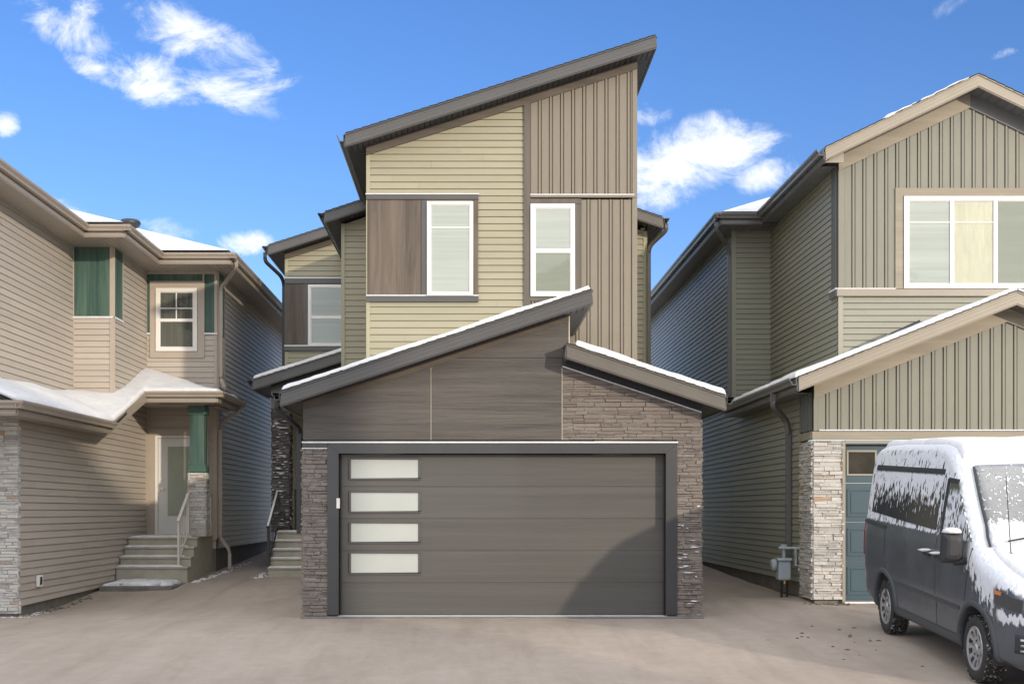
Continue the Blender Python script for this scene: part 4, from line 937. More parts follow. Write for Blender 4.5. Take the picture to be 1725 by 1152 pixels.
# garage door (blue, panelled)
dl, dr = mx(1423, QY), mx(1423, QY)+4.88; dzt = mz(747, QY); DB = ('y', QY+.12)
boards('door_trim', M['khaki_metal'], RH, K, [(dl-.05, dl, .12, dzt+.04, .04, -.15), (dr, dr+.05, .12, dzt+.04, .04, -.15), (dl, dr, dzt, dzt+.05, .04, -.15)])
mb = MB(); hh = (dzt-.14)/4
for k in range(4):
    za = .14+k*hh; mb.prism(rect(dl, dr, za+.004, za+hh-.004), DB, -.03, .012)
gd2 = mb.build('garage_door', M['blue_door'], RH, bevel=.004)
npn = 8; pwid = (dr-dl)/npn
for c_ in range(npn):
    for k in range(3):
        a = dl+c_*pwid+.07; b = dl+(c_+1)*pwid-.07; za = .14+k*hh+.09; zb2 = .14+(k+1)*hh-.09
        pm = MB(); w = .035
        for r in (rect(a, b, zb2-w, zb2), rect(a, b, za, za+w), rect(a, a+w, za+w, zb2-w), rect(b-w, b, za+w, zb2-w)): pm.prism(r, DB, .012, .022)
        pm.prism(rect(a+.06, b-.06, za+.06, zb2-.06), DB, .012, .020)
        pm.build('door_panel', M['blue_door'], gd2, bevel=.004)
    a = dl+c_*pwid+.06; b = dl+(c_+1)*pwid-.06; za = .14+3*hh+.12; zb2 = .14+4*hh-.10
    pm = MB(); w = .03
    for r in (rect(a, b, zb2-w, zb2), rect(a, b, za, za+w), rect(a, a+w, za+w, zb2-w), rect(b-w, b, za+w, zb2-w)): pm.prism(r, DB, .0, .026)
    pm.build('window_frame', M['pewter_trim'], gd2, bevel=.003)
    pm = MB(); pm.prism(rect(a+w, b-w, za+w, zb2-w), DB, .0, .015); pm.build('pane', mat_plain('dark_glass', (.05, .045, .035), .08, .3, 3), gd2)
mb = MB(); mb.box(dl, dr, QY+.02, QY+.10, .08, .125); mb.build('threshold_snow', M['snow'], RH, bevel=.01)
mb = MB(); mb.box(Q1+.03, XR, QY+.03, 36, -.3, .145); mb.box(Q1+.03, 6.5, 20.9, 46, -.3, .395); mb.build('foundation', M['concrete'], RH)
# lower roof (gable)
def gable(root, xl, xp, xr, zl, zp, yf, yb, mf, gut=True, wl=None, ov=.4, mfr=None):
    sl = (zp-zl)/(xp-xl); zr = zp-sl*(xr-xp)
    mb = MB(); slab(mb, [(xl, yf+.012, zl), (xp, yf+.012, zp), (xp, yb, zp), (xl, yb, zl)], .15); slab(mb, [(xp, yf+.012, zp), (xr, yf+.012, zr), (xr, yb, zr), (xp, yb, zp)], .15)
    for (xa0, za0, xb0, zb0) in ((xl, zl, xp, zp), (xr, zr, xp, zp)):
        n = int(abs(xb0-xa0)/.14)
        for i in range(n):
            a = i/n; b = (i+1)/n; xa, xb = xa0+(xb0-xa0)*a, xa0+(xb0-xa0)*b; za, zb = za0+(zb0-za0)*a, za0+(zb0-za0)*b
            slab(mb, [(xa, yf-.035, za+.020), (xb, yf-.035, zb+.010), (xb, yb, zb+.010), (xa, yb, za+.020)], .018)
    r = mb.build('roof', M['shingle'], root, weld=False)
    f = MB(); fascia(f, (xl, yf, zl), (xp, yf, zp), (0, -1, 0)); f.build('fascia', mf, r)
    f = MB(); fascia(f, (xp, yf, zp), (xr, yf, zr), (0, -1, 0)); f.build('fascia', mf, r)
    f = MB(); fascia(f, (xl, yf, zl), (xl, yb, zl), (-1, 0, 0)); f.build('fascia', M['slate_metal'], r)
    s_ = MB(); dz = .215; fold(s_, (xl, yf, zl-dz), (xp, yf, zp-dz), (0, ov, 0)); fold(s_, (xp, yf, zp-dz), (xr, yf, zr-dz), (0, ov, 0), .15)
    if wl: fold(s_, (xl, yf+ov, zl-dz), (xl, yb, zl-dz), (wl-xl, 0, 0))
    s_.build('soffit', M['soffit_dark'] if not wl else M['slate_metal'], r, weld=False)
    if gut:
        g = MB(); gutter(g, (xl-.03, yf, zl-.012), (xl-.03, yb, zl-.012), (-1, 0, 0)); g.build('gutter', M['slate_metal'], r)
    return r
gable(RH, 5.19, 8.65, 12.1, 3.72, 3.72+.396*3.46, 19.8, 25.5, M['khaki_metal'], wl=Q1)
# upper walls
Uz = lambda x: 7.80+.48*(x-6.04) if x < 8.65 else 7.80+.48*2.61-.48*(x-8.65)
zw = mz(486, QU)
battens('board_batten_wall', M['khaki_board'], RH, KU, [[(Q2+.1, mz(488, QU)), (8.65, mz(488, QU)), (8.65, Uz(8.65)-.3), (Q2+.1, Uz(Q2+.1)-.3)], [(8.65, mz(488, QU)), (11, mz(488, QU)), (11, Uz(11)-.3), (8.65, Uz(8.65)-.3)]], P=.19, h0=Q2+.1)
siding('siding_wall', M['pewter'], RH, KU, [rect(Q2+.08, 11, 3.6, mz(499, QU))], e=eR, z0=.03)
mb = MB(); mb.prism([(Q2, mz(488, QU)), (Q2+.105, mz(488, QU)), (Q2+.105, Uz(Q2+.1)-.28), (Q2, Uz(Q2)-.28)], KU, -.02, .04); mb.build('corner_post', M['khaki_board'], RH, bevel=.003)
boards('corner_post', M['pewter_trim'], RH, KU, [(Q2, Q2+.085, 3.6, mz(500, QU), .028)])
boards('band_board', M['khaki_metal'], RH, KU, [(Q2-.03, 11, mz(499.5, QU), mz(488, QU), .06)])
boards('ledge_snow', M['snow'], RH, KU, [(Q2-.02, mx(1507, QU), mz(488, QU)+.001, mz(488, QU)+.02, .06)])
mb = MB(); mb.prism([(Q2, Uz(Q2)-.46), (8.65, Uz(8.65)-.46), (8.65, Uz(8.65)-.2), (Q2, Uz(Q2)-.2)], KU, 0, .06); mb.build('frieze_board', M['khaki_rake'], RH)
mb = MB(); mb.prism([(8.65, Uz(8.65)-.46), (11, Uz(11)-.46), (11, Uz(11)-.2), (8.65, Uz(8.65)-.2)], KU, 0, .058); mb.build('frieze_board', M['slate_metal'], RH)
boards('window_trim', M['khaki_rake'], RH, KU, [(mx(1507, QU), 10.3, mz(331, QU), mz(318, QU), .05), (mx(1507, QU), mx(1520, QU), mz(487, QU), mz(331, QU), .048)])
wx_ = mx(1521, QU); window(RH, KU, wx_, wx_+(mx(1677, QU)-wx_)*1.5, mz(487, QU), mz(332, QU), kind='triple', behind=['blind', 'cream_film', 'blind_dark'], behind2=['blind', 'cream_film', 'blind_dark'], fr=.075,
    muntin=[(wx_+.1, mx(1677, QU), mz(376, QU)-.008, mz(376, QU)+.008)])
siding('siding_wall', M['pewter'], RH, ('x', Q2+.01, -1), [rect(QU+.02, QR, 3.5, mz(499, QU)), rect(22.05, QR, mz(499, QU), 7.6)], e=eR, z0=.40)
battens('side_batten_wall', M['navy_board'], RH, ('x', Q2+.01, -1), [rect(QU+.02, 22.03, mz(488, QU), 7.6)], P=.11, h0=21.7)
boards('band_board', M['slate_metal'], RH, ('x', Q2, -1), [(QU-.02, 22.07, mz(499.5, QU), mz(488, QU), .05)])
boards('ledge_snow', M['snow'], RH, ('x', Q2, -1), [(QU-.02, 22.07, mz(488, QU)+.001, mz(488, QU)+.03, .05)])
siding('siding_wall', M['pewter'], RH, ('y', QR), [rect(Q1+.09, Q2+.1, 3.2, 7.6)], e=eR, z0=.4)
boards('corner_post', M['pewter_trim'], RH, ('y', QR), [(Q1, Q1+.095, 3.2, 7.6, .028)])
gr = gable(RH, 6.04, 8.65, 11.3, 7.80, 7.80+.48*2.61, 21.3, 32, M['khaki_metal'], gut=False, wl=Q2)
mb = MB(); mb.prism([(6.04, 7.56), (Q2, 7.56), (Q2, 7.76)], ('y', 21.36), -.02, 0); mb.build('eave_return', M['khaki_metal'], RH)
EZ2 = 7.77
mb = MB(); hip(mb, 5.18, 12.2, 25.92, 46, EZ2, .48); hr = mb.build('roof', M['shingle'], RH, weld=False)
for A, B, o_ in (((5.18, 25.92, EZ2), (6.04, 25.92, EZ2), (0, -1, 0)), ((5.18, 25.92, EZ2), (5.18, 46, EZ2), (-1, 0, 0))):
    f = MB(); fascia(f, A, B, o_); f.build('fascia', M['slate_metal'], hr)
f = MB(); gutter(f, (6.01, 21.3, EZ2+.01), (6.01, 25.78, EZ2+.01), (-1, 0, 0)); f.build('gutter', M['slate_metal'], hr)
f = MB(); gutter(f, (5.03, 25.89, EZ2), (6.0, 25.89, EZ2), (0, -1, 0)); f.build('gutter', M['slate_metal'], hr)
f = MB(); gutter(f, (5.15, 25.77, EZ2), (5.15, 46, EZ2), (-1, 0, 0)); f.build('gutter', M['slate_metal'], hr)
f = MB(); fold(f, (5.18, 25.92, EZ2-.21), (6.37, 25.92, EZ2-.21), (0, QR-25.92, 0)); fold(f, (5.18, QR, EZ2-.21), (5.18, 46, EZ2-.21), (Q1-5.18, 0, 0)); f.build('soffit', M['slate_metal'], hr, weld=False)
downspout(RH, arc_path([(5.1, 26.0, 7.62), (5.1, 26.0, 7.45), (5.42, 26.5, 7.25), (5.47, 26.52, 7.1), (5.47, 26.52, 4.05)]), M['slate_metal'])
downspout(RH, arc_path([(5.1, 21.1, 3.58), (5.1, 21.15, 3.38), (5.42, 21.5, 3.16), (5.46, 21.53, 3.0), (5.46, 21.53, .75)]), M['slate_metal'], w=.045)
sm = MB(); hip(sm, 5.22, 12.16, 25.96, 45.96, EZ2+.06, .48); tag(sm.build('roof_snow', M['snow'], weld=False), 'snow on the rear hip roof of the grey green house', 'snow', None, 'stuff')
snow_quad('roof_snow', [(5.12, 19.78, 3.72), (8.65, 19.78, 5.10), (8.65, 21.65, 5.10), (5.12, 21.65, 3.72)], .075, nx=60, ny=14, seed=51, label='snow on the lower gable roof of the grey green house', edge=.07, rag=.02)
snow_quad('roof_snow', [(5.12, 21.6, 3.72), (Q2, 21.6, 4.2), (Q2, 25.4, 4.2), (5.12, 25.4, 3.72)], .07, nx=20, ny=30, seed=52, label='snow strip along the side eave of the grey green house', edge=.07, rag=.02)
snow_quad('roof_snow', [(8.68, 19.78, 5.09), (12.1, 19.78, 3.74), (12.1, 21.65, 3.74), (8.68, 21.65, 5.09)], .07, seed=53, label='snow on the far slope of the lower gable at the right edge', edge=.07)
for (f0, f1, sd_) in ((.38, .60, 61), (.62, .93, 62)):
    xa = 6.04+2.61*f0; xb = 6.04+2.61*f1
    snow_quad('roof_snow', [(xa, 21.25, Uz(xa)+.015), (xb, 21.25, Uz(xb)+.015), (xb, 22.5, Uz(xb)+.015), (xa, 22.5, Uz(xa)+.015)], .045, nx=30, ny=10, seed=sd_, rag=.05, edge=.25, lump=.8, label='broken snow crust %s the slope of the high gable at the right' % ('halfway up' if sd_ == 61 else 'near the peak on'))
mb = MB(); xv = mx(1526, 21.0); mb.add([(xv-.28, 20.9, kz(xv-.28)+.03), (xv+.22, 20.9, kz(xv+.22)+.03), (xv+.22, 21.3, kz(xv+.22)+.03), (xv-.28, 21.3, kz(xv-.28)+.03), (xv-.18, 20.95, kz(xv-.18)+.14), (xv+.22, 20.95, kz(xv+.22)+.16), (xv+.22, 21.25, kz(xv+.22)+.16), (xv-.18, 21.25, kz(xv-.18)+.14)], [(0, 1, 5, 4), (1, 2, 6, 5), (2, 3, 7, 6), (3, 0, 4, 7), (4, 5, 6, 7), (0, 3, 2, 1)])
mb.build('roof_vent', M['black_metal'], RH)

# gas meter on the right house wall
gm = thing('gas_meter', 'grey gas meter with pipes mounted beside the white stone pier', 'gas meter', (5.32, 21.25, .1))
mb = MB(); mb.box(5.20, 5.42, 21.15, 21.38, .42, .76); b1 = mb.build('meter_body', M['meter'], gm, bevel=.03)
mb = MB(); mb.extr((5.19, 21.13, .80), (5.43, 21.13, .80), (0, 1, 0), [(0, .04), (.02, 0), (.24, 0), (.26, .04), (.26, .06), (0, .06)]); mb.build('meter_cap', M['meter'], gm, bevel=.01)
mb = MB(); mb.lathe([(0, -.03), (.09, -.03), (.10, 0), (.10, .05), (0, .06)], 24, 'x', (5.13, 21.24, .68)); mb.build('regulator', M['meter'], gm, smooth=True)
mb = MB(); mb.tube([(5.31, 21.22, .78), (5.31, 21.22, 1.0)], .028, seg=12); mb.tube([(5.22, 21.2, .97), (5.48, 21.08, .97), (5.56, 21.02, .96)], .022, seg=10); mb.tube([(5.47, 21.06, .97), (5.47, 21.06, .68), (5.58, 21.0, .68)], .024, seg=10); mb.lathe([(0, -.02), (.06, -.02), (.06, .02), (0, .02)], 16, 'z', (5.31, 21.22, 1.01)); mb.build('pipe', M['meter'], gm, smooth=False)
mb = MB(); mb.tube([(5.27, 21.22, .44), (5.27, 21.22, .02)], .022, seg=10); mb.tube([(5.37, 21.25, .44), (5.37, 21.25, .02)], .022, seg=10); mb.build('riser', M['black_metal'], gm)
mb = MB(); mb.box(5.30, 5.33, 21.19, 21.21, .36, .44); mb.build('seal_tag', M['yellow'], gm)

# ------------------------------------------------------------------ the van
def smooth(a, b, x):
    t = max(0, min(1, (x-a)/(b-a))); return t*t*(3-2*t)
def interp(tab, x):
    if x <= tab[0][0]: return tab[0][1]
    for (a, ya), (b, yb) in zip(tab, tab[1:]):
        if x <= b:
            return ya+(yb-ya)*(x-a)/(b-a)
    return tab[-1][1]
def crv(tab, x, w=.08):
    return (interp(tab, x-w)+2*interp(tab, x)+interp(tab, x+w))/4
TOP = [(-1.12, 2.30), (-1.04, 2.42), (-.8, 2.47), (0, 2.50), (1.6, 2.51), (1.95, 2.47), (2.25, 2.33), (3.30, 1.40), (3.45, 1.33), (3.95, 1.18), (4.12, 1.08), (4.22, .92), (4.28, .66)]
PLAN = [(-1.12, .93), (-1.05, .985), (-.9, 1.0), (2.8, 1.0), (3.3, .985), (3.8, .95), (4.05, .88), (4.2, .78), (4.28, .66)]
SEC = [(.28, .93), (.34, .985), (.52, 1.0), (.72, 1.005), (.78, 1.022), (1.05, 1.03), (1.30, 1.028), (1.40, 1.012), (1.46, .992), (1.8, .955), (2.1, .915), (2.3, .875), (2.5, .82)]
BOT = [(-1.12, .50), (-1.05, .42), (-.8, .36), (-.5, .30), (3.9, .28), (4.15, .25), (4.28, .30)]
def yside(x, z): return interp(SEC, z)*crv(PLAN, x, .05)
van = bpy.data.objects.new('van', None); C.objects.link(van)
tag(van, 'dark grey cargo van plastered with snow, parked before the blue garage door at the right', 'van')
vdir = Vector((-.16, -3.3, 0)).normalized()
van.rotation_mode = 'XYZ'
mrot = Matrix(((vdir.x, -vdir.y, 0), (vdir.y, vdir.x, 0), (0, 0, 1)))
pitch = Matrix.Rotation(math.atan2(.19, 3.3), 3, 'Y')
van.rotation_euler = (mrot @ pitch).to_euler('XYZ'); van.location = (6.42, 16.33, -.005)
OFF['van'] = Vector((0, 0, 0))

def snow_paint(name, col, kind):
    """paint or glass with driven snow stuck to it (object space: x forward, z up)"""
    m, nt, b = newmat(name); L = nt.links; N = nt.nodes
    tc = N.new('ShaderNodeTexCoord'); sp = N.new('ShaderNodeSeparateXYZ'); L.new(tc.outputs['Object'], sp.inputs[0])
    def mm(op, a, b_=None, clamp=False):
        n = N.new('ShaderNodeMath'); n.operation = op; n.use_clamp = clamp
        for i, v in enumerate((a, b_)):
            if v is None: continue
            if isinstance(v, (int, float)): n.inputs[i].default_value = v
            else: L.new(v, n.inputs[i])
        return n.outputs[0]
    def sm(v, a, b_):
        r = N.new('ShaderNodeMapRange'); r.interpolation_type = 'SMOOTHSTEP'; r.inputs['From Min'].default_value = a; r.inputs['From Max'].default_value = b_; L.new(v, r.inputs['Value']); return r.outputs[0]
    mp = N.new('ShaderNodeMapping'); mp.inputs['Scale'].default_value = (1, 1, .38); L.new(tc.outputs['Object'], mp.inputs[0])
    vor = N.new('ShaderNodeTexNoise'); vor.inputs['Scale'].default_value = 24; vor.inputs['Detail'].default_value = 2.5; L.new(mp.outputs[0], vor.inputs['Vector'])
    nz = noise_node(nt, tc.outputs['Object'], 2.2, 3); fine = vor.outputs['Fac']
    x, z = sp.outputs[0], sp.outputs[2]
    n_f = mm('SUBTRACT', fine, .5); n_l = mm('SUBTRACT', nz, .5)
    if kind == 'body':
        belt = sm(mm('ADD', z, mm('MULTIPLY', n_f, .10)), 1.445, 1.465)
        gaps = sm(mm('ADD', mm('ADD', fine, mm('MULTIPLY', n_l, .35)), mm('MULTIPLY', sm(z, 1.5, 2.35), .07)), .40, .47)
        up = mm('MULTIPLY', belt, gaps)
        # drift over the front wing and bonnet
        lim = mm('ADD', mm('MULTIPLY', mm('SUBTRACT', x, 3.3), -.0), 0)
        f = mm('ADD', mm('ADD', mm('MULTIPLY', mm('SUBTRACT', z, 1.0), 1.0), mm('MULTIPLY', mm('SUBTRACT', x, 3.25), .55)), mm('ADD', mm('MULTIPLY', n_l, .35), mm('MULTIPLY', n_f, .8)))
        wing = mm('MULTIPLY', mm('MULTIPLY', sm(f, .04, .10), sm(x, 2.95, 3.12)), mm('SUBTRACT', 1.0, mm('MULTIPLY', sm(mm('ADD', x, mm('MULTIPLY', n_f, .25)), 3.72, 3.80), mm('SUBTRACT', 1.0, sm(mm('ADD', z, mm('MULTIPLY', n_f, .2)), 1.02, 1.06)))))
        g = N.new('ShaderNodeNewGeometry'); vt = N.new('ShaderNodeVectorTransform'); vt.vector_type = 'NORMAL'; vt.convert_from = 'WORLD'; vt.convert_to = 'OBJECT'; L.new(g.outputs['Normal'], vt.inputs[0])
        s2 = N.new('ShaderNodeSeparateXYZ'); L.new(vt.outputs[0], s2.inputs[0])
        flat = mm('MULTIPLY', sm(mm('ADD', s2.outputs[2], mm('MULTIPLY', n_f, .3)), .35, .5), sm(z, .9, 1.0))
        zz = mm('ADD', z, mm('MULTIPLY', n_f, .22)); lowfront = mm('MULTIPLY', sm(x, 3.78, 3.85), mm('MULTIPLY', sm(zz, .70, .735), mm('SUBTRACT', 1.0, sm(zz, .80, .83))))
        mask = mm('MAXIMUM', mm('MAXIMUM', up, wing), mm('MAXIMUM', flat, lowfront))
    elif kind == 'sidewin':
        mask = sm(mm('ADD', z, mm('ADD', mm('MULTIPLY', n_f, 1.25), mm('MULTIPLY', n_l, .25))), 1.82, 1.90)
    elif kind == 'doorwin':
        mask = mm('MULTIPLY', sm(mm('ADD', fine, mm('MULTIPLY', n_l, .2)), .42, .50), sm(z, 2.02, 1.90))
    elif kind == 'screen':
        a_ = sm(mm('ADD', mm('MULTIPLY', z, -1), mm('ADD', mm('MULTIPLY', n_l, .5), mm('MULTIPLY', n_f, .5))), -1.72, -1.66)
        b2 = sm(fine, .56, .62); mask = mm('MAXIMUM', a_, mm('MULTIPLY', b2, .9))
    mask = mm('MINIMUM', mask, 1.0)
    cn = noise_node(nt, tc.outputs['Object'], 1.5, 4)
    pc = ramp(nt, cn, [(.3, mul(col, .85)), (.7, mul(col, 1.2))])
    mx_ = N.new('ShaderNodeMixRGB'); L.new(mask, mx_.inputs[0]); L.new(pc, mx_.inputs[1]); mx_.inputs[2].default_value = (.66, .69, .75, 1)
    L.new(mx_.outputs[0], b.inputs['Base Color'])
    rr_ = N.new('ShaderNodeMapRange'); L.new(mask, rr_.inputs['Value']); rr_.inputs['To Min'].default_value = .24 if kind == 'body' else .10; rr_.inputs['To Max'].default_value = .8; L.new(rr_.outputs[0], b.inputs['Roughness'])
    if kind == 'body': b.inputs['Metallic'].default_value = 0.0
    h = mm('ADD', mm('MULTIPLY', mask, .8), mm('MULTIPLY', mm('MULTIPLY', mask, fine), 1.2))
    bumped(nt, b, h, .8, .02)
    return m
VB = snow_paint('van_paint_snowy', (.070, .082, .098), 'body')
VW = snow_paint('van_side_glass_snowy', (.035, .042, .05), 'sidewin')
VD = snow_paint('van_door_glass_snowy', (.06, .085, .075), 'doorwin')
VS = snow_paint('van_windscreen_snowy', (.26, .27, .28), 'screen')
VP = mat_plain('van_trim', (.030, .032, .036), .6, .15)
VC = mat_plain('van_cladding', (.055, .062, .070), .55, .12, 3)

# body shell
stn = [-1.12, -1.09, -1.05, -1.0, -.9, -.75]+[(-.6+.08*i) for i in range(0, 58)]+[4.05, 4.1, 4.14, 4.18, 4.21, 4.24, 4.26, 4.28]
stn = sorted(set(round(s_, 3) for s_ in stn)); NR = 34; NT = 14
verts = []
def section(x):
    zt = crv(TOP, x, .07); zb = interp(BOT, x); rr_ = min(.16, (zt-zb)*.25); zs = zt-rr_
    pts = [(0, zb), (yside(x, zb+.02)*.6, zb)]
    for i in range(NR):
        z = zb+(zs-zb)*i/(NR-1); e = smooth(0, .06, z-zb)
        pts.append((yside(x, z)*(.96+.04*e), z))
    y0 = yside(x, zs)
    for k in range(1, 7):       # rounded cant rail
        a = k/6*pi/2; pts.append((y0-.17*(1-cos(a))*1.0, zs+rr_*.88*sin(a)))
    yl = pts[-1][0]; zl = pts[-1][1]
    for k in range(1, NT+1):
        t = k/NT; pts.append((yl*(1-t), zl+rr_*.12*(1-(1-t)**2)))
    return pts
bm = bmesh.new(); rings = []
for x in stn:
    sec = section(x); ring = [bm.verts.new((x, y, z)) for y, z in sec]+[bm.verts.new((x, -y, z)) for y, z in sec[-2:0:-1]]; rings.append(ring)
n_ = len(rings[0])
for a, b in zip(rings, rings[1:]):
    for k in range(n_): bm.faces.new((a[k], a[(k+1) % n_], b[(k+1) % n_], b[k]))
bm.faces.new(rings[0]); bm.faces.new(rings[-1][::-1])
bmesh.ops.recalc_face_normals(bm, faces=bm.faces)
me = bpy.data.meshes.new('body'); bm.to_mesh(me); bm.free(); me.materials.append(VB)
for p in me.polygons: p.use_smooth = True
body = bpy.data.objects.new('body', me); C.objects.link(body)
# wheel wells cut out
cm = MB()
WB = 3.3
for ax in (0, WB):
    for sgn in (-1, 1):
        pr_ = []; seg = 40
        vv = []
        for yy in (sgn*.70, sgn*1.2):
            for k in range(seg):
                a = 2*pi*k/seg; vv.append((ax+.455*cos(a), yy, .36+.44*sin(a)))
        cm.add(vv, [tuple(range(seg)), tuple(range(2*seg-1, seg-1, -1))]+[(k, (k+1) % seg, seg+(k+1) % seg, seg+k) for k in range(seg)])
cutter = cm.build('cutter', VP)
bo = body.modifiers.new('b', 'BOOLEAN'); bo.object = cutter; bo.operation = 'DIFFERENCE'; bo.solver = 'EXACT'
bpy.context.view_layer.update()
dg = bpy.context.evaluated_depsgraph_get(); me2 = bpy.data.meshes.new_from_object(body.evaluated_get(dg)); body.modifiers.clear(); body.data = me2
body.data.materials.clear(); body.data.materials.append(VB)
bpy.data.objects.remove(cutter, do_unlink=True)
body.parent = van
try:
    bpy.context.view_layer.objects.active = body
    import bmesh as _b
    bmx = bmesh.new(); bmx.from_mesh(body.data)
    for e in bmx.edges:
        if len(e.link_faces) == 2 and e.calc_face_angle(0) > R(35): e.smooth = False
    for f in bmx.faces: f.smooth = True
    bmx.to_mesh(body.data); bmx.free()
except Exception as ex: print('sharp', ex)

def patch(name, poly, mat, side=-1, o=.006, n=12, parent=None, thick=.012, m=12):
    """sheet of metal or glass that follows the flank; poly is a quad in (x,z)"""
    mb = MB(); q = [Vector((p[0], p[1], 0)) for p in poly]; vs = []
    for layer in (o, o-thick):
        for j in range(m+1):
            for i in range(n+1):
                u, v = i/n, j/m; p = (q[0]*(1-u)+q[1]*u)*(1-v)+(q[3]*(1-u)+q[2]*u)*v
                vs.append((p.x, side*(yside(p.x, p.y)+layer), p.y))
    w = n+1; N_ = w*(m+1); fs = []
    for j in range(m):
        for i in range(n):
            a = j*w+i; fs += [(a, a+1, a+w+1, a+w), (N_+a, N_+a+w, N_+a+w+1, N_+a+1)]
    per = [i for i in range(n)]+[j*w+n for j in range(m)]+[m*w+i for i in range(n, 0, -1)]+[j*w for j in range(m, 0, -1)]
    for k in range(len(per)):
        a, b = per[k], per[(k+1) % len(per)]; fs.append((a, b, N_+b, N_+a))
    mb.add(vs, fs); return mb.build(name, mat, parent or body, smooth=False)
for side in (-1, 1):
    patch('side_window', [(-.75, 1.56), (.78, 1.52), (.78, 2.12), (-.72, 2.10)], VW, side, parent=van)
    patch('side_window', [(.82, 1.52), (1.98, 1.50), (1.98, 2.12), (.82, 2.12)], VW, side, parent=van)
    patch('window_seal', [(-.78, 2.12), (2.0, 2.14), (2.0, 2.20), (-.78, 2.19)], VP, side, o=.012, parent=van)
    dw = patch('door_window', [(2.22, 1.50), (3.14, 1.46), (2.52, 2.05), (2.26, 2.06)], VD, side, parent=van)
    patch('window_seal', [(2.13, 1.46), (2.20, 1.46), (2.24, 2.10), (2.16, 2.10)], VP, side, o=.010, parent=van)
    patch('window_seal', [(2.20, 2.06), (2.52, 2.05), (2.53, 2.10), (2.20, 2.11)], VP, side, o=.010, parent=van)
    # shut lines
    for (a, b) in (((.02, .48), (.02, 1.44)), ((.80, 2.14), (.80, 1.5)), ((2.08, .40), (2.08, 2.12)), ((3.02, .82), (3.20, 1.40))):
        w_ = .006; patch('shut_line', [(a[0]-w_, a[1]), (a[0]+w_, a[1]), (b[0]+w_, b[1]), (b[0]-w_, b[1])], VP, side, o=.0025, n=1, thick=.01, m=16)
    patch('slide_rail', [(-1.0, 1.405), (.02, 1.38), (.02, 1.42), (-1.0, 1.445)], VP, side, o=.014, n=8, m=2, parent=van)
    patch('side_moulding', [(.50, .70), (2.85, .70), (2.85, .74), (.50, .74)], VC, side, o=.012, n=20, m=2, parent=van)
    patch('sill', [(.50, .31), (2.82, .31), (2.82, .42), (.50, .42)], VC, side, o=.014, n=20, m=3, parent=van)
    patch('side_marker', [(-1.08, .95), (-1.00, .95), (-.98, 1.40), (-1.06, 1.40)], mat_plain('tail_lamp_red', (.35, .02, .03), .25), side, o=.008, n=2, m=6, parent=van)['label'] = 'red tail lamp'
    # wheel arch lips
    for ax in (0, WB):
        mb = MB(); seg = 36; vs = []; fs = []
        for k in range(seg+1):
            a = -.12+(pi+.24)*k/seg
            for (r, o_) in ((.455, -.03), (.455, .022), (.485, .026), (.520, .006), (.520, -.02)):
                x = ax+r*cos(a); z = .36+r*.967*sin(a); vs.append((x, side*(yside(x, max(z, .3))+o_), z))
        for k in range(seg):
            for i in range(4): fs.append((k*5+i, k*5+i+1, (k+1)*5+i+1, (k+1)*5+i))
        mb.add(vs, fs); mb.build('wheel_arch', VC, van, smooth=True)
        mb = MB(); sg_ = 24; vs = []; fs = []
        for k in range(sg_+1):
            a = -.25+(pi+.5)*k/sg_
            for r, yy in ((.0, .62), (.44, .62), (.452, .66), (.452, .97)): vs.append((ax+r*cos(a), side*yy, .36+r*sin(a)*.98))
        for k in range(sg_):
            for q in range(3): fs.append((k*4+q, k*4+q+1, (k+1)*4+q+1, (k+1)*4+q))
        mb.add(vs, fs); mb.build('wheel_well', VP, van, smooth=True)
    for hx in (1.85, 2.25):
        mb = MB(); yy = yside(hx, 1.18); mb.box(hx-.10, hx+.10, side*(yy+.015), side*(yy+.045), 1.20, 1.245); mb.box(hx-.10, hx-.07, side*(yy-.01), side*(yy+.02), 1.20, 1.245); mb.box(hx+.07, hx+.10, side*(yy-.01), side*(yy+.02), 1.20, 1.245); mb.build('door_handle', VP, van, bevel=.008)
        mb = MB(); mb.lathe([(0, -.010), (.055, -.018), (.10, 0), (.055, .012), (0, .016)], 14, 'z', (hx, side*(yy+.028), 1.262)); mb.build('snow_clump', M['snow'], van, smooth=True)
    # mirror
    mb = MB(); my = side*(yside(2.95, 1.4)+.16)
    hw = .115; mk_ = .80
    vs = []
    for (dx, sc) in ((-.05, .86), (.0, 1.0), (.07, .95), (.12, .7), (.135, .45)):
        for (a, z) in ((-1, -.19), (-.9, .17), (-.6, .215), (.6, .215), (.95, .16), (1, -.17), (.6, -.22), (-.6, -.22)): vs.append((3.02+dx, my+a*hw*sc, 1.40+z*sc*.80))
    fs = [(i*8+k, i*8+(k+1) % 8, (i+1)*8+(k+1) % 8, (i+1)*8+k) for i in range(4) for k in range(8)]+[tuple(range(8)), tuple(range(39, 31, -1))]
    mb.add(vs, fs); mr_ = mb.build('side_mirror', VP, van, bevel=.012)
    mb = MB(); mb.tube([(3.08, side*yside(2.95, 1.26), 1.25), (3.06, my-side*.04, 1.24), (3.04, my, 1.28)], .05, .04, seg=10); mb.build('mirror_arm', VP, mr_, smooth=True)
    mb = MB(); mb.lathe([(0, .035), (.05, .03), (.09, .012), (.105, -.02), (0, -.02)], 18, 'z', (3.05, my, 1.572)); mb.build('snow_clump', M['snow'], mr_, smooth=True)
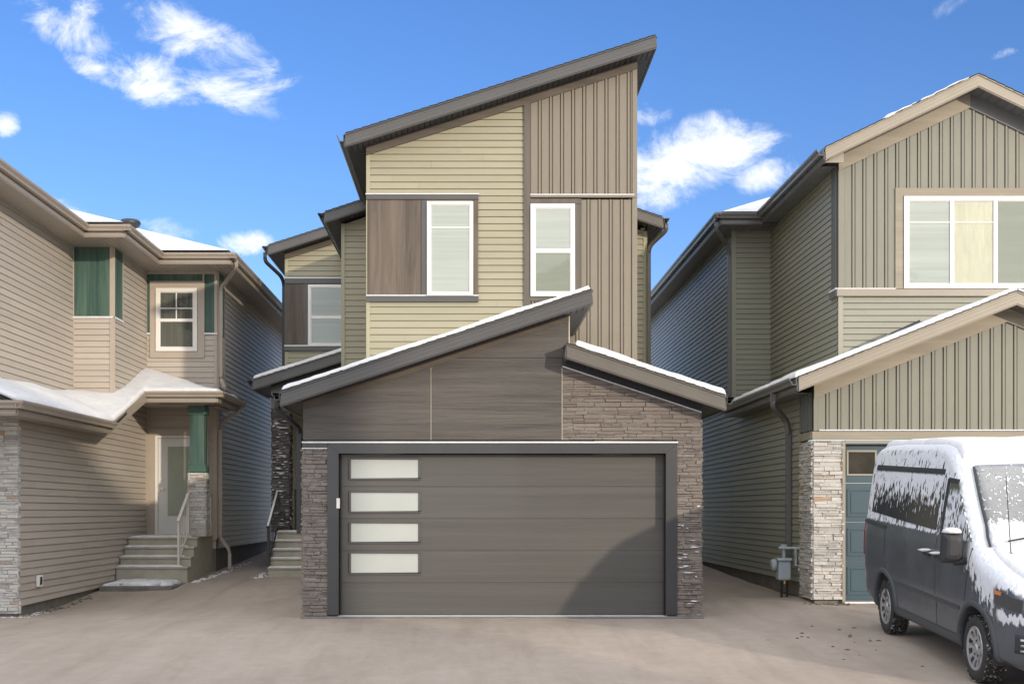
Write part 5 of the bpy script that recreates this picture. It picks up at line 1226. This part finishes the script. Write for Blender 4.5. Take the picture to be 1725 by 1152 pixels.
# windscreen: follows the raked top surface
def topz(x, f):
    s_ = section(x); yl = s_[2+NR+5][0]; zl = s_[2+NR+5][1]; zt = s_[-1][1]; return yl*f, zl+(zt-zl)*(1-abs(f)**2)
def top_sheet(name, x0, x1, f, mat, o, n=16, m=14, parent=None, wob=0, f1=None, thick=.02, smoothing=True, edge=False):
    mb = MB(); vs = []; f1 = f if f1 is None else f1
    for layer in (1, 0):
        for j in range(m+1):
            t = j/m; x = x0+(x1-x0)*t; ff = f+(f1-f)*t
            for i in range(n+1):
                g = -1+2*i/n; y, z = topz(x, g*ff)
                oo = o
                if edge:
                    ed = min(t*(x1-x0), (1-t)*(x1-x0), (1-abs(g))*1.0)/.10; oo = o*math.sqrt(max(0, 1-(1-min(1, ed))**2))*(1+wob*mnoise.noise(Vector((x*2.2, y*2.2, 5))))
                vs.append((x+(oo*.5 if x > 2.2 else 0)*layer, y, z+(oo if layer else o-thick if not edge else -.01)))
    w = n+1; N_ = w*(m+1); fs = []
    for j in range(m):
        for i in range(n):
            a = j*w+i; fs += [(a, a+1, a+w+1, a+w), (N_+a, N_+a+w, N_+a+w+1, N_+a+1)]
    per = [i for i in range(n)]+[j*w+n for j in range(m)]+[m*w+i for i in range(n, 0, -1)]+[j*w for j in range(m, 0, -1)]
    for k in range(len(per)):
        a, b = per[k], per[(k+1) % len(per)]; fs.append((a, b, N_+b, N_+a))
    mb.add(vs, fs); return mb.build(name, mat, parent or van, smooth=smoothing)
top_sheet('windscreen', 2.33, 3.27, .93, VS, .008, f1=1.0)
top_sheet('snow_layer', -1.08, 2.2, 1.08, M['snow'], .055, n=40, m=60, edge=True, wob=.5)
top_sheet('snow_layer', 3.28, 4.14, .98, M['snow'], .035, n=30, m=24, edge=True, wob=.8)
# wipers, aerial
mb = MB()
for (ya, yb) in ((-.62, -.02), (.02, .62)):
    pts = []
    for k in range(7):
        t = k/6; x = 3.24-.10*t; y, z = topz(x, 0); f = (ya+(yb-ya)*t)/.8; y, z = topz(x, f); pts.append((x+.02, y, z+.035))
    mb.tube(pts, .010, seg=6)
mb.build('wiper', VP, van)
mb = MB(); y, z = topz(3.42, -.82); mb.tube([(3.42, y, z), (3.42, y, z+.04)], .022, seg=10); mb.tube([(3.42, y, z+.03), (3.25, y-.005, z+.82)], .005, seg=6); mb.build('aerial', VP, van)
# front: grille, headlights, bumper slots
def front_x(y, z):
    lo, hi = 3.0, 4.28
    for _ in range(22):
        m_ = (lo+hi)/2
        if abs(y) < yside(m_, z) and z < crv(TOP, m_, .07)-.01: lo = m_
        else: hi = m_
    return lo
def face_patch(name, y0, y1, z0, z1, mat, o=.01, n=8, m=5, parent=None):
    mb = MB(); vs = []
    for layer in (o, o-.03):
        for j in range(m+1):
            for i in range(n+1):
                y = y0+(y1-y0)*i/n; z = z0+(z1-z0)*j/m; vs.append((front_x(y, z)+layer, y, z))
    w = n+1; N_ = w*(m+1); fs = []
    for j in range(m):
        for i in range(n):
            a = j*w+i; fs += [(a, a+1, a+w+1, a+w), (N_+a, N_+a+w, N_+a+w+1, N_+a+1)]
    per = [i for i in range(n)]+[j*w+n for j in range(m)]+[m*w+i for i in range(n, 0, -1)]+[j*w for j in range(m, 0, -1)]
    for k in range(len(per)): a, b = per[k], per[(k+1) % len(per)]; fs.append((a, b, N_+b, N_+a))
    mb.add(vs, fs); return mb.build(name, mat, parent or van, smooth=True)
for s_ in (-1, 1):
    patch('headlight', [(3.80, .90), (4.14, .84), (4.14, .97), (3.78, 1.03)], mat_plain('lamp_lens', (.05, .055, .06), .12, .2), s_, o=.006, n=8, m=5, parent=van)
    patch('indicator', [(3.80, .99), (3.90, .985), (3.90, 1.02), (3.80, 1.03)], mat_plain('amber_lens', (.55, .2, .08), .3), s_, o=.012, n=2, m=2, parent=van)
    pb = MB(); pp = []
    for k in range(9):
        x = 2.36+(3.28-2.36)*k/8; y, z = topz(x, s_*(.955+.05*k/8)); pp.append((x+.01, y, z+.018))
    pb.tube(pp, .014, .008, seg=6); pb.build('pillar_seal', VP, van)
gr_ = face_patch('grille', -.45, .45, .68, .92, VP)
for k in range(4): face_patch('grille_bar', -.43, .43, .70+.055*k, .715+.055*k, M['chrome'], .025, parent=gr_, m=1)
for s_ in (-1, 1):
    hl = face_patch('headlight', s_*.50, s_*.80, .80, 1.0, mat_plain('lamp_glass', (.45, .47, .5), .15, .1), .012)
    face_patch('indicator', s_*.74, s_*.80, .90, .98, mat_plain('amber', (.6, .18, .03), .3), .02, parent=hl)
    ft = face_patch('bumper_slot', s_*.56, s_*.87, .44, .62, VP, .012)
    for k in range(3): face_patch('slot_bar', s_*.60, s_*.84, .455+.055*k, .475+.055*k, M['snow'] if k == 2 else M['chrome'], .022, m=1, parent=ft)
face_patch('bumper_grille', -.38, .38, .36, .58, VP)
# wheels
TY = mat_plain('tyre_rubber', (.028, .028, .029), .8, .25, 20); 
def tyre_snow():
    m, nt, b = newmat('tyre_tread_snow'); v = objcoord(nt); f = noise_node(nt, v, 26, 4)
    nt.links.new(ramp(nt, f, [(.55, (.025, .025, .026)), (.66, (.5, .52, .55))]), b.inputs['Base Color']); b.inputs['Roughness'].default_value = .85; return m
TS = tyre_snow(); RM = mat_plain('wheel_silver', (.38, .385, .40), .38, .25, 8, metal=.5)
def wheel(x, side):
    r0 = .355; w = .235; yo = side*1.0; c = (x, 0, r0)
    root_m = MB(); s_ = side
    prof = [(.232, 1.0-.015), (.246, 1.0-.004), (.29, 1.0), (.325, .992), (.345, .972), (.349, .95), (.349, 1.0-w+.05), (.345, 1.0-w+.028), (.29, 1.0-w), (.215, 1.0-w+.015)]
    root_m.lathe([(r, s_*h) for r, h in prof], 56, 'y', c)
    t = root_m.build('wheel', TY, van, smooth=True)
    tr = MB(); nb = 46
    for k in range(nb):
        for row in range(5):
            a = 2*pi*(k+(row % 2)*.5)/nb; h0 = 1.0-.012-row*.044; h1 = h0-.037; da = pi/nb*.62; r1, r2 = .342, (.357 if row not in (0, 4) else .352)
            sk = .012*(1 if row % 2 else -1)/r0
            vs = []
            for rr2 in (r1, r2):
                for (aa, hh_) in ((a-da+sk, h0), (a+da+sk, h0), (a+da-sk, h1), (a-da-sk, h1)): vs.append((c[0]+rr2*cos(aa), s_*hh_, c[2]+rr2*sin(aa)))
            tr.add(vs, [(0, 3, 2, 1), (4, 5, 6, 7), (0, 1, 5, 4), (1, 2, 6, 5), (2, 3, 7, 6), (3, 0, 4, 7)])
    tr.build('tread', TS, t, weld=False)
    rm = MB(); rm.lathe([(.236, s_*.975), (.232, s_*.99), (.205, s_*.985), (.195, s_*.955), (.19, s_*.90), (.0, s_*.90)], 48, 'y', c); rm.build('rim', VP, t, smooth=True)
    fc = MB(); fc.lathe([(.236, s_*.988), (.226, s_*.998), (.196, s_*.985)], 48, 'y', c)
    fc.lathe([(.0, s_*.990), (.045, s_*.990), (.055, s_*.978), (.10, s_*.968), (.125, s_*.972), (.125, s_*.94)], 36, 'y', c)
    for k in range(10):
        a = 2*pi*k/10; vs = []
        for (rr2, hh_, wd) in ((.11, .965, .018), (.15, .978, .020), (.215, .988, .034)):
            for sg in (-1, 1):
                for dp in (0, -.03): vs.append((c[0]+rr2*cos(a)-sg*wd*sin(a), s_*(hh_+dp), c[2]+rr2*sin(a)+sg*wd*cos(a)))
        fs = []
        for q in range(2):
            b0 = q*4; b1_ = b0+4
            fs += [(b0, b0+2, b1_+2, b1_), (b0+1, b1_+1, b1_+3, b0+3), (b0, b1_, b1_+1, b0+1), (b0+2, b0+3, b1_+3, b1_+2)]
        fc.add(vs, fs)
    fc.build('wheel_cover', RM, t, weld=False)
    ln_ = MB()
    for k in range(5):
        a = 2*pi*k/5+.3; ln_.lathe([(0, s_*.982), (.011, s_*.980), (.012, s_*.965)], 8, 'y', (c[0]+.082*cos(a), 0, c[2]+.082*sin(a)))
    ln_.build('wheel_nut', M['black_metal'], t)
for x in (0, WB):
    for s_ in (-1, 1): wheel(x, s_)
mb = MB(); mb.box(-.9, 4.0, -.60, .60, .30, .40); mb.tube([(0, -.8, .34), (0, .8, .34)], .06, seg=12); mb.tube([(WB, -.8, .34), (WB, .8, .34)], .05, seg=12); mb.build('chassis', VP, van)
mb = MB(); mb.box(-1.16, -1.08, -.92, .92, .42, .62); mb.build('rear_bumper', VC, van, bevel=.03)

# ------------------------------------------------------------------ house across the street (out of frame; added and sized to shade the left of the street)
NB = thing('house', 'unseen tall hip roofed house added across the street from the three garages', 'house', (10, -8, -.9))
siding('siding_wall', M['tan'], NB, ('x', 17.8, 1), [rect(-18, -8, -.9, 11.1)], e=.2)
mb = MB(); mb.box(2, 17.8, -18, -8.0, -1.2, 11.1); mb.build('wall', M['tan'], NB)
mb = MB(); hip(mb, 1.6, 18.2, -18.4, -7.6, 11.1, .42); mb.build('roof', M['shingle'], NB, weld=False)
for k in range(4):
    for fl in range(3):
        if fl == 0 and k in (1, 2): continue
        mb = MB(); x0 = 3.2+k*3.8; mb.box(x0, x0+1.6, -8.0, -7.94, .4+fl*3.5, 2.2+fl*3.5); w_ = mb.build('window', M['white_vinyl'], NB, bevel=.01)
        mb = MB(); mb.box(x0+.1, x0+1.5, -7.95, -7.92, .5+fl*3.5, 2.1+fl*3.5); mb.build('pane', M['frosted'], w_)
mb = MB(); mb.box(6.9, 12.1, -8.0, -7.93, -.85, 1.6); mb.build('garage_door', M['door_dark'], NB, bevel=.02)

# ------------------------------------------------------------------ small things on the ground
def crumbs(name, label, pts, rng, n, seed, mat, cat='snow'):
    rnd = random.Random(seed); mb = MB()
    for _ in range(n):
        k = rnd.random()*(len(pts)-1); i = int(k); t = k-i
        x = pts[i][0]*(1-t)+pts[i+1][0]*t+rnd.gauss(0, rng); y = pts[i][1]*(1-t)+pts[i+1][1]*t+rnd.gauss(0, rng); r = rnd.uniform(.010, .034)
        z = gz(x, y); vs = []
        for (a, b, c) in ((1, 0, 0), (0, 1, 0), (-1, 0, 0), (0, -1, 0), (0, 0, 1), (.6, .6, .45), (-.6, .6, .5), (-.5, -.6, .45), (.6, -.5, .5)):
            vs.append((x+a*r*rnd.uniform(.8, 1.5), y+b*r*rnd.uniform(.8, 1.5), z-.004+c*r*rnd.uniform(.5, .9)))
        mb.add(vs, [(0, 5, 4), (5, 1, 4), (1, 6, 4), (6, 2, 4), (2, 7, 4), (7, 3, 4), (3, 8, 4), (8, 0, 4), (0, 5, 1), (1, 6, 2), (2, 7, 3), (3, 8, 0)])
    o = mb.build(name, mat, weld=False); tag(o, label, cat, None, 'stuff'); return o
crumbs('snow_crumbs', 'crumbs of snow along the foundation right of the tan house steps', [(-5.7, 25.4), (-5.65, 26.5), (-5.5, 28.0), (-5.5, 31)], .05, 150, 1, M['snow'])
crumbs('snow_crumbs', 'crumbs of snow at the foot of the white stone at the left edge', [(-7.9, 20.0), (-7.2, 19.98), (-7.2, 21)], .05, 60, 2, M['snow'])
crumbs('snow_crumbs', 'snow crumbs around the foot of the black stair railing', [(-4.55, 26.2), (-4.5, 27.5)], .07, 70, 3, M['snow'])
DG = mat_plain('dirt', (.10, .085, .07), .9, .3, 20)
crumbs('dirt_clods', 'dark dirt clods below the white stone pier at the right', [(5.5, 20.1), (5.95, 20.12), (6.1, 20.1)], .06, 90, 4, DG, 'dirt')
crumbs('dirt_clods', 'grit scattered on the driveway beside the van', [(4.9, 17.2), (4.6, 16), (4.5, 14.8)], .35, 26, 5, DG, 'dirt')
crumbs('dirt_clods', 'dirt along the foundation below the tan garage wall', [(-7.2, 20.2), (-7.22, 23.6)], .05, 90, 6, DG, 'dirt')
# concrete apron at the main garage
mb = MB(); mb.box(gx0-.02, gx1+.02, GY-.16, GY-.03, -.2, .014); struct(mb.build('apron', M['concrete'], bevel=.01))
mb = MB(); mb.box(dx0, dx1, GY-.03, GY+.12, -.02, .02); tag(mb.build('threshold_snow', M['snow'], bevel=.008), 'white strip of snow along the sill of the charcoal garage door', 'snow', None, 'stuff')
